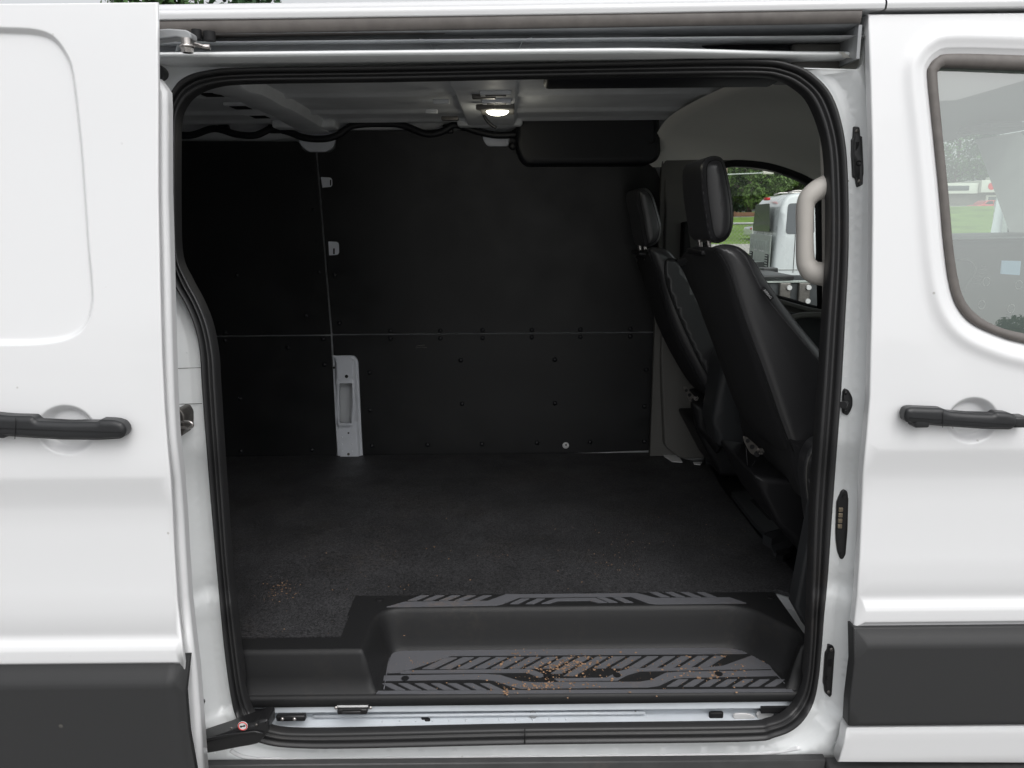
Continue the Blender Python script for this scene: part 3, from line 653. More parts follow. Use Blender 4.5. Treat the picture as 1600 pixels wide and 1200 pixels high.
# far trim box and near trim box (curtain covers)
q = xz(rc([(806, 180), (1030, 172), (1033, 238), (1028, 250), (1015, 257), (822, 258), (812, 248), (805, 228)], [4, 3, 6, 6, 8, 8, 6, 6]), 1.50)
ftb = pillow('side_trim_cover', q, 1.50, 1.62, LINERB, van, r=.02, res=.02)
p = on(1018, 216, 1.497); tube('cover_recess', [p+np.array([.018*math.cos(t), 0, .018*math.sin(t)]) for t in np.linspace(-math.pi*.95, .3, 12)], .0022, DARKP, ftb, n=5)
p = on(801, 228, 1.49); dome('trim_clip', p, .016, .012, DARKP, ftb)
nz = float(on(1000, 139, .34)[2])
bevbox('near_trim_cover', float(on(850, 130, .3)[0]), float(on(1212, 135, .3)[0]), .20, .34, nz, nz+.07, LINERB, van, b=.012)
x0 = float(on(1205, 135, .33)[0]); bevbox('near_trim_end', x0, x0+.11, .20, .335, nz+.004, nz+.07, GTRIM, van, b=.008)
# headliner of the cab
hl0 = on(1031, 172, 1.5); hsec = [(.13, 2.05), (.25, 2.07), (.5, 2.085), (.9, 2.090), (1.2, 2.085), (1.38, 2.07), (1.50, 2.035), (1.56, 1.995), (1.59, 1.955), (1.60, 1.925)]
hs_ = cr(hsec, 4, False); rgs = []
for x_ in (.56, .575, .62, .8, .95, 1.1, 1.3, 1.5, 1.7, 1.9):
    dz = .012 if x_ == .56 else 0
    rgs.append(np.array([((1.3+(x_-1.3)*(.30+.70*(1-float(sst((y-.9)/.65)))) if x_ > 1.3 else x_)+(.15*(1-(y-.1)/1.5) if x_ < .7 else 0), y, z+dz-.11*sst((x_-.85)/.7)*(.3+.7*sst((y-1.0)/.5))) for y, z in hs_]))
ringsweep('headliner', rgs, LINING, van, closed_sec=False)
# far cab side: trim panel with door window
cw = [(1100, 268), (1128, 256), (1150, 251.5), (1200, 256), (1250, 272), (1290, 292), (1380, 318), (1440, 345), (1455, 400), (1450, 480), (1400, 498), (1290, 489), (1232, 474), (1180, 462), (1120, 455), (1098, 440)]
CABY = lambda x, z: 1.64+.03*sst((1.4-np.asarray(z))/.5)-.05*sst((np.asarray(z)-1.5)/.5)
cwp = xz(cr(cw, 4), CABY)
x0 = float(on(1036, 500, CABY)[0])
skin('far_cab_trim', poly((x0-.035, .69), (2.3, .69), (2.3, 1.3), (1.82, 1.32), (1.80, 1.4), (1.74, 1.9), (1.72, 2.0), (x0-.035, 2.0)), CABY, GTRIM, van, holes=[cwp], res=.06, thick=.03, r=.004)
a5 = cwp; b5 = inset(cwp, .022)
ringsweep('far_window_seal', [np.array([(a5[i][0]*(1-w)+b5[i][0]*w, float(CABY(a5[i][0], a5[i][1]))+h, a5[i][1]*(1-w)+b5[i][1]*w) for w, h in ((-.2, .0), (-.1, -.012), (.5, -.016), (1, -.006), (1, .04))]) for i in range(len(a5))], BLK, van, closed_path=True, closed_sec=False)
skin('far_window_glass', inset(cwp, .015), lambda x, z: CABY(x, z)+.03, GLASSF, van, res=.3, thick=.001, r=.0002)
q0, q1 = on(1281, 258, 1.63), on(1286, 500, 1.63)
tube('window_divider', [q0, (q0+q1)/2, q1], .024, BLK, van, n=4)
# pillar trim (light vertical) and lower trim behind the far seat
skin('pillar_trim', xz(rc([(1036, 255), (1092, 258), (1075, 330), (1066, 470), (1075, 540), (1098, 640), (1112, 722), (1066, 720), (1040, 700), (1034, 560), (1040, 330)], 6), 1.6), lambda x, z: 1.60+.02*sst((1.6-np.asarray(z))/.6)+.25*np.maximum(0, np.asarray(x)-.72)**1.2, GTRIM, van, res=.02, thick=.05, r=.01)
q = on(np.array([1032., 1030, 1029, 1028, 1027.5]), np.array([532., 570, 620, 670, 701]), Wf); q[:, 1] -= .002; tube('liner_edge_strip', q, .0018, POST, van, n=5)
v, f = platevf(onz(np.array([1018., 1035, 1046, 1062, 1066, 1050, 1038, 1030]), np.array([700., 702, 706, 716, 723, 722, 714, 703]), FZ+.004), .004); merge_mesh('floor_corner_metal', [(v, f)], WHITEP, van)
v, f = platevf(onz(np.array([1083., 1097, 1094, 1085]), np.array([723., 723, 727, 726]), FZ+.004), .004); merge_mesh('floor_corner_metal', [(v, f)], WHITEP, van)
pillow('seat_belt_pillar_cover', xz([(1068, 348), (1074, 346), (1079, 380), (1080, 470), (1062, 470), (1066, 400)], 1.55), 1.55, 1.6, BLK, van, r=.006, res=.03)
# far door armrest and belt line
q = on(np.array([1215., 1235, 1260, 1300, 1340]), np.array([470., 476, 483, 490, 496]), 1.58); tube('far_door_belt_trim', q, .010, GTRIM, van, n=8)
q = on(np.array([1225., 1250, 1262, 1300, 1340]), np.array([500., 493, 492, 493, 494]), 1.45); tube('far_door_armrest', q, .012, GTRIM, van, n=8)
skin('far_door_panel', xz([(1150, 470), (1225, 486), (1300, 500), (1400, 505), (1400, 760), (1100, 760), (1110, 560)], 1.58), 1.58, CABP, van, res=.1, thick=.03, r=.01)

# ------------------------------------------------------------------ seats
def seat(profile, hr_, y0, y1, h0, h1, stitch, hstitch, tagp=None):
    P = xz(cr(profile, 4), y0); s = pillow('seat', P, y0, y1, LEATH, van, r=.035, bulge=.008, k=.05, res=.014)
    # fabric back panel wrapped on the rear face
    return s
near_prof = [(1121, 388), (1136, 420), (1150, 468), (1167, 520), (1190, 582), (1219, 665), (1238, 712), (1262, 742), (1310, 735), (1350, 690), (1345, 630), (1296, 562), (1252, 508), (1226, 474), (1202, 440), (1182, 408), (1163, 389), (1140, 382)]
far_prof = [(1015, 391), (1028, 430), (1044, 490), (1062, 535), (1086, 582), (1106, 615), (1124, 632), (1150, 630), (1158, 600), (1122, 535), (1095, 480), (1076, 440), (1062, 412), (1048, 394), (1032, 387)]
def mkseat(prof, y0, y1, nb):
    P = xz(cr(prof, 4), y0)
    s = pillow('seat', P, y0, y1, LEATH, van, r=.03, bulge=.010, k=.05, res=.012)
    # rear fabric shell: strip following the rear edge of the profile, pushed out a little
    e = xz(cr(prof[:nb], 6, False), y0); rg_ = []
    t_ = np.gradient(e, axis=0); n_ = np.stack([-np.abs(t_[:, 1]), -np.sign(-t_[:, 1]+1e-9)*t_[:, 0]*0-np.abs(t_[:, 0])*0], 1); n_ /= np.linalg.norm(n_, axis=1)[:, None]
    for i in range(len(e)):
        k = math.sin(math.pi*i/(len(e)-1))**.35
        row = []
        for v_, hx in ((.012, -.030), (.012, .002), (.03, .010), (.12, .022), ((y1-y0)*.5, .034), (y1-y0-.12, .022), (y1-y0-.02, .010), (y1-y0-.005, -.005), (y1-y0-.004, -.03)):
            row.append((e[i][0]+n_[i][0]*hx*k+.002, y0+v_, e[i][1]))
        rg_.append(np.array(row))
    ringsweep('seat_back_shell', rg_, FABR, s, closed_sec=False)
    return s, P
def droop(o, y0, y1, a, zt_):
    for ob in [o]+list(o.children):
        for v in ob.data.vertices:
            t = (v.co.y-y0)/(y1-y0); w_ = sst((v.co.z-(zt_-.22))/.2)
            v.co.z -= float(a*max(0, t-.35)**2/.42*w_)
        ob.data.update()
ns, NP = mkseat(near_prof, .38, .86, 8)
fs, FP = mkseat(far_prof, 1.27, 1.62, 7)
droop(ns, .38, .86, .055, NP[:, 1].max()); droop(fs, 1.27, 1.62, .04, FP[:, 1].max())
def headrest(parent, prof, y0, y1):
    P = xz(cr(prof, 5), y0); h = pillow('headrest', P, y0, y1, LEATH, parent, r=.030, bulge=.012, k=.03, res=.008)
    Q = inset(P, .013); yy = y0-.0005
    n = len(Q); path = [(Q[i % n][0], yy+.003, Q[i % n][1]) for i in range(n+1)]
    tube('piping', path, .0022, BLK, parent, n=5)
    Q2 = dens(inset(P, .004), .006); pc = []
    for i in range(0, len(Q2)-1, 2): pc.append(tubevf([(Q2[i][0], y0+.013, Q2[i][1]), (Q2[i+1][0], y0+.013, Q2[i+1][1])], .0006, 4))
    merge_mesh('headrest_stitching', pc, STITCH, parent)
    cxm = P[:, 0].mean(); zb = P[:, 1].min()
    for yq in (y0+.07, y1-.07): cyl('headrest_post', (cxm+.005, yq, zb-.05), (-.12, 0, 1), .007, .07, STEEL, parent, n=12)
    bevbox('headrest_collar', cxm-.03, cxm+.04, y0+.03, y1-.03, zb-.033, zb-.018, DARKP, parent, b=.005)
    return h
headrest(ns, [(1097, 278), (1098, 258), (1106, 246), (1121, 242.5), (1134, 250), (1142, 280), (1148.5, 320), (1149, 349), (1143, 369), (1131, 379), (1118, 379), (1109, 367), (1103, 335), (1099, 305)], .47, .71)
headrest(fs, [(995, 315), (995, 300), (1001, 294), (1012, 294), (1021, 304), (1029, 328), (1035, 352), (1034, 368), (1028, 380), (1016, 386), (1009, 384), (1004, 366), (1000, 340)], 1.32, 1.58)
# dotted stitching along the front edge of the near seat
st = cr([(1150, 388), (1165, 402), (1180, 432), (1196, 462), (1215, 487), (1240, 517), (1270, 552), (1290, 575)], 14, False)
stp = on(st[:, 0], st[:, 1], .364); dash = []
for i in range(0, len(stp)-1): dash.append(tubevf([stp[i], stp[i]*.45+stp[i+1]*.55], .0011, 5))
merge_mesh('seat_stitching', dash, STITCH, ns)
# rear-side seam
sm = cr([(1126, 398), (1141, 428), (1155, 474), (1172, 524), (1195, 585), (1223, 667), (1240, 706)], 6, False); q = on(sm[:, 0], sm[:, 1], .3735); tube('side_seam', q, .0022, BLK, ns, n=5)
# airbag tag with lettering
def text(name, s, size, loc, rot, m, parent, ext=.0003):
    cu = bpy.data.curves.new(name, 'FONT'); cu.body = s; cu.size = size; cu.extrude = ext; cu.align_x = 'CENTER'; cu.align_y = 'CENTER'
    t = bpy.data.objects.new(name, cu); SC.collection.objects.link(t)
    dg = bpy.context.evaluated_depsgraph_get(); me = bpy.data.meshes.new_from_object(t.evaluated_get(dg)); bpy.data.objects.remove(t)
    o = mobj(name, me, m, parent, False); o.matrix_local = Matrix.Translation(loc) @ rot; return o
ta = on(1191.5, 450.5, .355); tb = on(1206, 468, .355); L_ = float(np.linalg.norm(tb-ta)); ang = math.atan2(tb[2]-ta[2], tb[0]-ta[0])
mid = (ta+tb)/2; RT = Matrix.Rotation(-ang, 4, 'Y')
tg = bevbox('airbag_tag', -L_/2, L_/2, -.003, .003, -.0062, .0062, DARKP, ns, b=.001); tg.matrix_local = Matrix.Translation(Vector(mid)) @ RT
text('tag_lettering', 'AIRBAG', .0085, Vector((mid[0], mid[1]-.0034, mid[2])), RT @ Matrix.Rotation(math.pi/2, 4, 'X'), WHITEP, ns)
# recliner plates, seat bases
def recl(pts, Y, parent):
    P = xz(cr(pts, 3), Y); h = skin('recliner_plate', P, Y, OLDST, parent, res=.02, thick=.005, r=.001)
    c_ = P.mean(0); 
    for k, rr in ((-.3, .006), (.0, .007), (.35, .009)):
        cyl('recliner_hole', (c_[0]+k*.045, Y-.0015, c_[1]-k*.06), (0, 1, 0), rr, .003, BLK, parent, n=12)
    cyl('recliner_bolt', (c_[0]+.024, Y-.008, c_[1]-.012), (0, 1, 0), .009, .008, STEEL, parent, n=12)
recl([(1161, 684), (1168, 684), (1184, 698), (1189, 708), (1178, 711), (1170, 704)], .50, ns)
recl([(1068, 606), (1073, 606), (1084, 618), (1087, 625), (1079, 628), (1074, 620)], 1.26, fs)
pf = xz(cr([(1038, 410), (1048, 404), (1060, 410), (1074, 434), (1095, 478), (1125, 540), (1130, 575), (1112, 588), (1098, 575), (1078, 535), (1056, 485), (1041, 445)], 4), 1.262); sp2 = pillow('seat_side_panel', pf, 1.238, 1.275, LEATH, fs, r=.008, res=.02); n_ = len(pf); tube('panel_piping', [(pf[i % n_][0], 1.243, pf[i % n_][1]) for i in range(n_+1)], .0028, BLK, fs, n=5)
cush = lambda px_l, Y0, Y1, P_: None
bz = FZ
def prism(name, pts, y0, y1, m, parent, r=.015):
    return pillow(name, xz(rc(pts, 8), y0), y0, y1, m, parent, r=r, res=.03)
prism('seat_cushion', [(1235, 690), (1300, 680), (1500, 690), (1500, 800), (1262, 790), (1243, 745)], .36, .86, FABR, ns, r=.03)
rgx = [(1290, 684), (1270, 694), (1258, 716), (1256, 745), (1262, 790), (1270, 850), (1290, 870), (1350, 870), (1350, 684)]
prism('recliner_cover', rgx, .31, .36, LEATH, ns, r=.012)
q = cr([(1292, 690), (1274, 700), (1263, 720), (1260, 750), (1265, 800), (1270, 840)], 5, False); q = on(q[:, 0], q[:, 1], .311); tube('cover_piping', q, .0017, GTRIM, ns, n=5)
prism('seat_pedestal', [(1176, 742), (1250, 752), (1330, 760), (1330, 905), (1256, 870), (1215, 820)], .46, .82, DARKP, ns)
prism('seat_cushion', [(1108, 640), (1180, 630), (1300, 640), (1300, 690), (1125, 690)], 1.25, 1.62, FABR, fs, r=.03)
prism('seat_pedestal', [(1085, 668), (1250, 668), (1250, 745), (1125, 745)], 1.28, 1.6, DARKP, fs)
prism('seat_side_shield', [(1080, 628), (1110, 632), (1135, 690), (1122, 712), (1088, 668)], 1.24, 1.27, DARKP, fs, r=.008)
q = on(np.array([1138., 1168, 1196]), np.array([703., 702, 701]), 1.15); tube('seat_bar', q, .0015, STEEL, fs, n=6)
q = on(np.array([1182., 1198, 1212]), np.array([752., 754.5, 753]), .60); tube('seat_latch_lever', q, .0045, STEEL, ns, n=8)
q = on(np.array([1184., 1195, 1205]), np.array([757., 759, 757]), .60); tube('seat_latch_lever', q, .003, STEEL, ns, n=8)
q = on(np.array([1166., 1168, 1173, 1180]), np.array([700., 728, 733, 720]), .55); tube('belt_webbing', q, .002, DARKP, ns, n=6)
# armrest / side pouch glimpsed between the seats
prism('console_box', [(1128, 560), (1150, 545), (1170, 700), (1122, 700), (1112, 660)], 1.05, 1.2, CABP, van, r=.02)
# cab floor step pieces
def zplate(name, px, z, h, m, parent, b=.0):
    a_ = np.array(px, float); v, f = platevf(onz(a_[:, 0], a_[:, 1], z+h)-np.array([0, 0, h]), h); return merge_mesh(name, [(v, f)], m, parent)
merge_mesh('cab_floor', [boxvf(.66, 2.25, .45, 1.72, .655, .678), boxvf(.80, 2.25, .12, .45, .655, .678)], DARKP, van)
zplate('cab_floor_trim', [(1143, 769), (1184, 764), (1196, 782), (1222, 815), (1226, 824), (1196, 832), (1176, 812)], FZ, .02, CABP, van)
zplate('cab_floor_recess', [(1172, 781), (1185, 778), (1212, 808), (1213, 812), (1202, 812)], FZ+.02, .001, BLK, van)
zplate('cab_floor_trim', [(1192, 834), (1226, 826), (1230, 834), (1216, 838), (1206, 842)], FZ, .035, CABP, van)
zplate('cab_floor_trim', [(1203, 848), (1222, 838), (1240, 850), (1222, 868), (1210, 864)], FZ, .012, CABP, van)
zplate('cab_floor_trim', [(1212, 860), (1230, 856), (1236, 862), (1224, 868), (1215, 868)], FZ, .02, STEP, van)
# near B-pillar lower trim + inner trim
skin('pillar_lower_trim', xz([(1274, 790), (1320, 780), (1320, 1000), (1262, 985), (1243, 950), (1258, 870)], .20), .20, CABP, van, res=.05, thick=.05, r=.01)
skin('pillar_inner_trim', xz([(1294, 130), (1360, 130), (1360, 760), (1292, 760), (1301, 450), (1300, 300)], .20), .20, BEIGE, van, res=.05, thick=.06, r=.01)
v, f = platevf(on(np.array([1238., 1246, 1264, 1263]), np.array([953., 950, 983, 986]), .30), .004, (0, 1, 0)); merge_mesh('sill_corner_metal', [(v, f)], WHITEP, van)
# grab handle
gh = cr([(1324, 284), (1302, 287), (1281, 295), (1264, 308), (1258, 326), (1257.5, 365), (1258, 400), (1262, 416), (1277, 427), (1324, 431)], 5, False)
q = on(gh[:, 0], gh[:, 1], .17); rr = np.interp(np.arange(len(q)), [0, 10, 18, 25, 32, 38, len(q)-1], [.027, .024, .020, .0185, .0205, .025, .029])
tube('grab_handle', q, rr, BEIGE, van, n=16)
for (x_, y_) in ((1306, 292), (1308, 430)):
    p = on(x_, y_, .17); bevbox('grab_handle_foot', p[0]-.008, p[0]+.05, .145, .20, p[2]-.03, p[2]+.03, BEIGE, van, b=.015)
# sun visor
p = on(1563, 203, 1.1); bevbox('sun_visor', p[0]-.09, p[0]+.07, 1.0, 1.2, p[2]-.004, p[2]+.014, BEIGE, van, b=.006)
# dash, seen through the door glass
def dashm():
    P = xz(rc([(1480, 374), (1600, 371), (1800, 368), (1800, 700), (1560, 700), (1500, 560), (1480, 480)], [4, 2, 2, 2, 2, 10, 10]), .9)
    return pillow('dashboard', P, .9, 1.6, CABP, van, r=.02, res=.03)
db = dashm()
bevbox('windscreen_shelf', 1.4, 2.3, .15, .92, 1.30, 1.36, CABP, van, b=.02)
P = xz([(1566, 407), (1595, 408), (1593, 430), (1564, 428)], .895); skin('dash_screen', P, .893, emis('screen_glow', (.30, .42, .55), .35), db, res=.1, thick=.006, r=.001)
tube('dash_trim_line', on(np.array([1470., 1520, 1600, 1700]), np.array([373.5, 372.5, 371, 369]), .89), .003, WHITEP, db, n=6)
tube('dash_trim_line', cr(on(np.array([1497., 1511, 1521, 1524, 1519, 1510, 1508]), np.array([405., 406, 413, 422, 434, 446, 455]), .89), 4, False), .004, GTRIM, db, n=6)
for (x_, y_) in ((1541, 440), (1592, 445), (1534, 476), (1580, 482)):
    p = on(x_, y_, .888); tube('dash_knob', [p+np.array([.011*math.cos(t), 0, .014*math.sin(t)]) for t in np.linspace(0, 2*math.pi, 17)], .0012, STEEL, db, n=5)
for k in range(6):
    q = on(np.array([1533-2.6*k, 1543-2.2*k]), np.array([415+5.5*k, 416.5+5.5*k]), .888); tube('dash_vent_slat', [q[0], (q[0]+q[1])/2, q[1]], .0012, GTRIM, db, n=5)
# front closing wall with open windscreen
skin('front_bulkhead', poly((.0, .4), (1.8, .4), (1.8, 1.32), (.0, 1.32)), 0.0, DARKP, van, res=.3, thick=.02).matrix_world = Matrix(((0, -1, 0, 2.3), (1, 0, 0, 0), (0, 0, 1, 0), (0, 0, 0, 1)))

pyd('windscreen', [(2.28, .12, 1.33), (2.28, 1.72, 1.33), (1.86, 1.60, 2.02), (1.86, .2, 2.02)], [(0, 1, 2, 3)], GLASSF, van, False)
# ------------------------------------------------------------------ step well
TZ = .5835
def z_at(p, zz_): return onz(float(p[0]), float(p[1]), zz_)
def zpoly(px, z): a_ = np.array(px, float); return onz(a_[:, 0], a_[:, 1], z)
PZ = FZ+.006
# height-field step cover: z as a function of (x, y)
Bk = zpoly([(553, 934), (1213, 922)], PZ)                                     # back corners
wellT = zpoly([(597, 953), (1160, 946)], PZ)                                  # rim of the well (back edge)
xL0 = float(zpoly([(372, 1010)], PZ)[0][0]); xR0 = float(zpoly([(1257, 1000)], PZ)[0][0])
yF0 = float(zpoly([(500, 1021)], PZ)[0][1]); yF = yF0; yBL = float(zpoly([(450, 996)], PZ)[0][1]); yB = float(Bk[:, 1].mean())
yW = float(wellT[:, 1].mean()); xWL = float(zpoly([(575, 1000)], PZ)[0][0]); xWLb = float(wellT[0][0])
xWRb = float(zpoly([(1160, 946)], PZ)[0][0]); tf = zpoly([(600, 1078), (1235, 1074)], TZ); tb_ = zpoly([(612, 1012), (1170, 1006)], TZ)
yTF = float(tf[:, 1].mean())-.012; xTL = float(tf[0][0]); xTR = float(tf[1][0]); xTRb = float(tb_[1][0]); yTb = float(tb_[:, 1].mean())
yF = yTF+.016; XRF = xR0
wellrim = np.array([(float(zpoly([(568, 1021)], PZ)[0][0]), yF-.4), (float(zpoly([(568, 1021)], PZ)[0][0]), yF), (xWLb, yW), (xWRb, yW), (float(zpoly([(1245, 985)], PZ)[0][0]), yF+.05), (float(zpoly([(1247, 1010)], PZ)[0][0]), yF-.01), (float(zpoly([(1247, 1010)], PZ)[0][0]), yF-.4)])
wellrim = rc(wellrim, [0, .03, .06, .06, .06, .02, 0], 6)
def stepz(x, y):
    d = -sdf(wellrim, x, y)              # >0 inside the well
    h = PZ-TZ
    front = sst((yF-y)/.016)        # front face of the side blocks
    t = sst((d+.010)/.040)
    return PZ-h*np.maximum(t, front)
gx_ = np.concatenate([np.arange(xL0, xR0+.012, .006)]); gy_ = np.arange(yTF-.004, yB+.004, .0055)
XX, YY = np.meshgrid(gx_, gy_); ZZ_ = stepz(XX, YY)
nbk = len(gx_); V = np.stack([XX.ravel(), YY.ravel(), ZZ_.ravel()], 1); Fc = []
for j in range(len(gy_)-1):
    for i in range(nbk-1):
        cx_, cy_ = gx_[i]+.003, gy_[j]+.003
        if cy_ > yBL and cx_ < float(np.interp(cy_, [yBL, yB], [float(zpoly([(534, 994)], PZ)[0][0]), float(Bk[0][0])])): continue
        if cy_ > yBL+.02 and cx_ > float(np.interp(cy_, [yBL, yB], [xR0+.01, float(Bk[1][0])])): continue
        a_ = j*nbk+i; Fc.append((a_, a_+1, a_+nbk+1, a_+nbk))
stepo = pyd('step_cover', V, Fc, STEP, van)
# front lip below the tread
zl = float(on(800, 1098, yTF)[2]); rgs = []
for x_ in (xL0, float(on(448, 1090, .09)[0]), float(on(452, 1090, .09)[0]), xR0-.05, xR0+.004):
    sh = .0 if x_ > -.35 else .003
    rgs.append(np.array([(x_, yTF+.01, TZ+.001), (x_, yTF-.002, TZ), (x_, yTF-.010, TZ-.003), (x_, yTF-.012, TZ-.010), (x_, yTF-.011, zl+.004-sh), (x_, yTF-.006, zl-sh), (x_, yTF+.05, zl-sh)]))
ringsweep('step_front_lip', rgs, STEP, stepo, closed_sec=False)
skirt = merge_mesh('step_side_wall', [boxvf(xL0-.004, xL0, yTF, yBL, TZ-.02, PZ-.004), boxvf(xR0+.006, xR0+.01, yTF, yB, TZ-.02, PZ-.004)], STEP, stepo)
# screw recesses
for (x_, y_) in ((592.5, 936.5), (1204, 933)):
    p = z_at((x_, y_), PZ+.0005); tube('screw_recess', [p+np.array([.010*math.cos(t), .010*math.sin(t), .0]) for t in np.linspace(0, 2*math.pi, 13)], .0016, BLK, stepo, n=5); cyl('screw_hole', p, (0, 0, 1), .008, .0012, BLK, stepo, n=12)
for (x_, y_) in ((633, 1060), (855, 1055), (964, 1055), (1123, 1053)):
    p = z_at((x_, y_), TZ+.003); cyl('screw_hole', p, (0, 0, 1), .010, .0012, BLK, stepo, n=14)
# tread inserts
def par(xb, yb, xt, yt, w, lean=0): return [(xb, yb), (xb+w, yb), (xt+w, yt), (xt, yt)]
pcs = []
A1 = [(614, 1014), (1163, 1008), (1172, 1014), (1178, 1020.5), (705, 1024), (672, 1035), (628, 1050), (603, 1051)]
A2 = [(632, 1047.5), (828, 1045), (842, 1050), (852, 1055), (843, 1058), (822, 1050), (626, 1051.5)]
Bp = [(600, 1055.5), (758, 1053), (782, 1054.5), (812, 1064), (836, 1066), (1000, 1065), (1018, 1062), (1040, 1051), (1060, 1049.5), (1207, 1047), (1214, 1055), (1068, 1058), (1052, 1060), (1030, 1070.5), (1012, 1073), (812, 1075), (796, 1071), (770, 1062.5), (748, 1060.5), (599, 1063)]
Cp = [(866, 1060), (948, 1058.5), (966, 1049), (985, 1044), (1110, 1042), (1130, 1040), (1176, 1023.5), (1190, 1023.5), (1206, 1044), (1000, 1048), (980, 1054), (964, 1062.5), (872, 1064)]
pcs += [A1, A2, Bp, Cp]
for i in range(17):
    xb = 660+26.8*i
    yb = 1044.5-.12*i
    if 838 < xb < 925: ex_ = [0, 8, 12, 12][min(3, int((xb-838)//24))]; yb += ex_; xb -= ex_*1.7
    xt = 697+26.2*i
    if xt > 1120: break
    pcs.append([(xb, yb), (xb+17, yb), (xt+17, 1027-.15*i), (xt, 1027-.15*i)])
for i in range(7): xb = 597+25.5*i; pcs.append([(xb, 1067.5), (xb+14, 1067.3), (xb+36, 1077.5), (xb+20, 1077.5)])
for i in range(7): xb = 1042+25.5*i; pcs.append([(xb, 1071.8), (xb+16, 1071.6), (xb+33, 1061), (xb+18, 1061.2)])
merge_mesh('tread_insert', [platevf(zpoly(p_, TZ+.0025)-np.array([0, 0, .003]), .003) for p_ in pcs], TREAD, stepo)
merge_mesh('tread_front_band', [platevf(zpoly([(590, 1079.3), (1236, 1076), (1240, 1080.5), (588, 1084)], TZ+.0015)-np.array([0, 0, .002]), .002)], TREAD, stepo)
bd = zpoly(cr([(600, 1077), (606, 1040), (612, 1016), (622, 1011), (700, 1010), (1150, 1005.5), (1170, 1007), (1182, 1018), (1205, 1045), (1228, 1070)], 4, False), TZ+.0015); tube('tread_border', bd, .0016, TREAD, stepo, n=5)
pcs = [[(604, 948), (632, 940), (762, 938.5), (790, 928.5), (995, 926.5), (1025, 934), (1140, 933), (1166, 942), (1025, 943.5), (1012, 942), (985, 931.5), (812, 933), (785, 943.5), (775, 945.5)]]
for i in range(5): xb = 637+24.5*i; pcs.append([(xb, 938), (xb+13, 938), (xb+33, 930), (xb+20, 930)])
for i in range(4): xb = 1015+24.5*i; pcs.append([(xb, 925), (xb+12, 925), (xb+31, 932.3), (xb+17, 932.3)])
for i in range(2): xb = 797+24.5*i; pcs.append([(xb, 943), (xb+13, 943), (xb+30, 935), (xb+18, 935)])
pcs.append([(846, 942.5), (859, 942.5), (872, 938.5), (922, 938), (934, 941.3), (948, 941), (930, 934), (868, 934.8)])
for i in range(2): xb = 933+24.5*i; pcs.append([(xb, 933.2), (xb+12, 933), (xb+32, 940.8), (xb+18, 941)])
merge_mesh('upper_tread_insert', [platevf(zpoly(p_, PZ+.002)-np.array([0, 0, .0025]), .0025) for p_ in pcs], TREAD, stepo)
# ---- sill channel between lip and seal
zs0 = float(on(800, 1110, .095)[2]); zs1 = float(on(800, 1137, .08)[2])
def xrow(px_, py_, Y): return float(on(px_, py_, Y)[0])
xa, xb_ = xrow(385, 1105, .09), xrow(1243, 1105, .09)
sec_ = [(.16, zl+.002), (.100, zl-.003), (.094, zl-.006), (.092, zs0+.002), (.096, zs0-.002), (.125, zs0-.006), (.130, zs0-.022), (.122, zs0-.026), (.110, zs0-.030), (.112, zs1+.012), (.104, zs1+.008), (.090, zs1+.002), (.075, zs1-.02)]
ringsweep('sill_channel', [np.array([(x_, y_, z_) for y_, z_ in sec_]) for x_ in (xa-.02, 0, xb_+.03)], SILLM, van, closed_sec=False).data.set_sharp_from_angle(angle=math.radians(30))
q = on(np.array([490., 700, 900, 1008]), np.array([1119.5, 1117, 1114.5, 1113.5]), .105); tube('lower_track_rail', q, .0045, SILLM, van, n=8)
q = on(np.array([490., 700, 900, 1010]), np.array([1125, 1123, 1121, 1119.5]), .108); tube('lower_track_rail', q, .003, SILLM, van, n=8)
for x_ in range(598, 895, 26):
    p = on(x_, 1130-.012*(x_-600), .105); bevbox('sill_rib', p[0]-.002, p[0]+.002, .098, .115, p[2]-.010, p[2]+.010, SILLM, van, b=.001)
for (x_, y_, r_, m_) in ((522, 1133.5, .004, OLDST), (529, 1120, .003, OLDST), (664, 1122, .009, BLK), (833, 1117.5, .010, RAILG), (965, 1115, .004, OLDST), (993, 1114, .004, OLDST)):
    p = on(x_, y_, .103); cyl('sill_hole', p, (0, 1, 0), r_, .004, m_, van, n=14)
p = on(1119, 1117, .103); bevbox('sill_slot', p[0]-.018, p[0]+.018, p[1]-.004, p[1]+.006, p[2]-.009, p[2]+.009, BLK, van, b=.0085)
p = on(668, 1125, .103); bevbox('sill_slot', p[0]-.007, p[0]+.007, p[1]-.004, p[1]+.006, p[2]-.007, p[2]+.003, BLK, van, b=.003)
# floor-lip white clip in the middle
p = on(552, 1104, .088); cb = bevbox('lip_clip', p[0]-.037, p[0]+.037, .072, .10, p[2]-.012, p[2]+.003, BLACKM, van, b=.004)
merge_mesh('clip_cover', [boxvf(p[0]-.038, p[0]+.038, .080, .10, p[2]+.0035, p[2]+.0075)], WHITEP, cb)
for s_ in (-1, 1): dome('clip_screw', on(552+27*s_, 1106, .072), .0045, .003, STEEL, cb, n=10)
bevbox('clip_bar', p[0]-.024, p[0]+.024, .064, .076, p[2]-.004, p[2]+.003, BLACKM, cb, b=.003)
p = on(1215, 1102, .10); merge_mesh('sill_gap', [boxvf(p[0]-.045, p[0]+.03, .085, .12, p[2]-.012, p[2]+.004)], BLK, van)
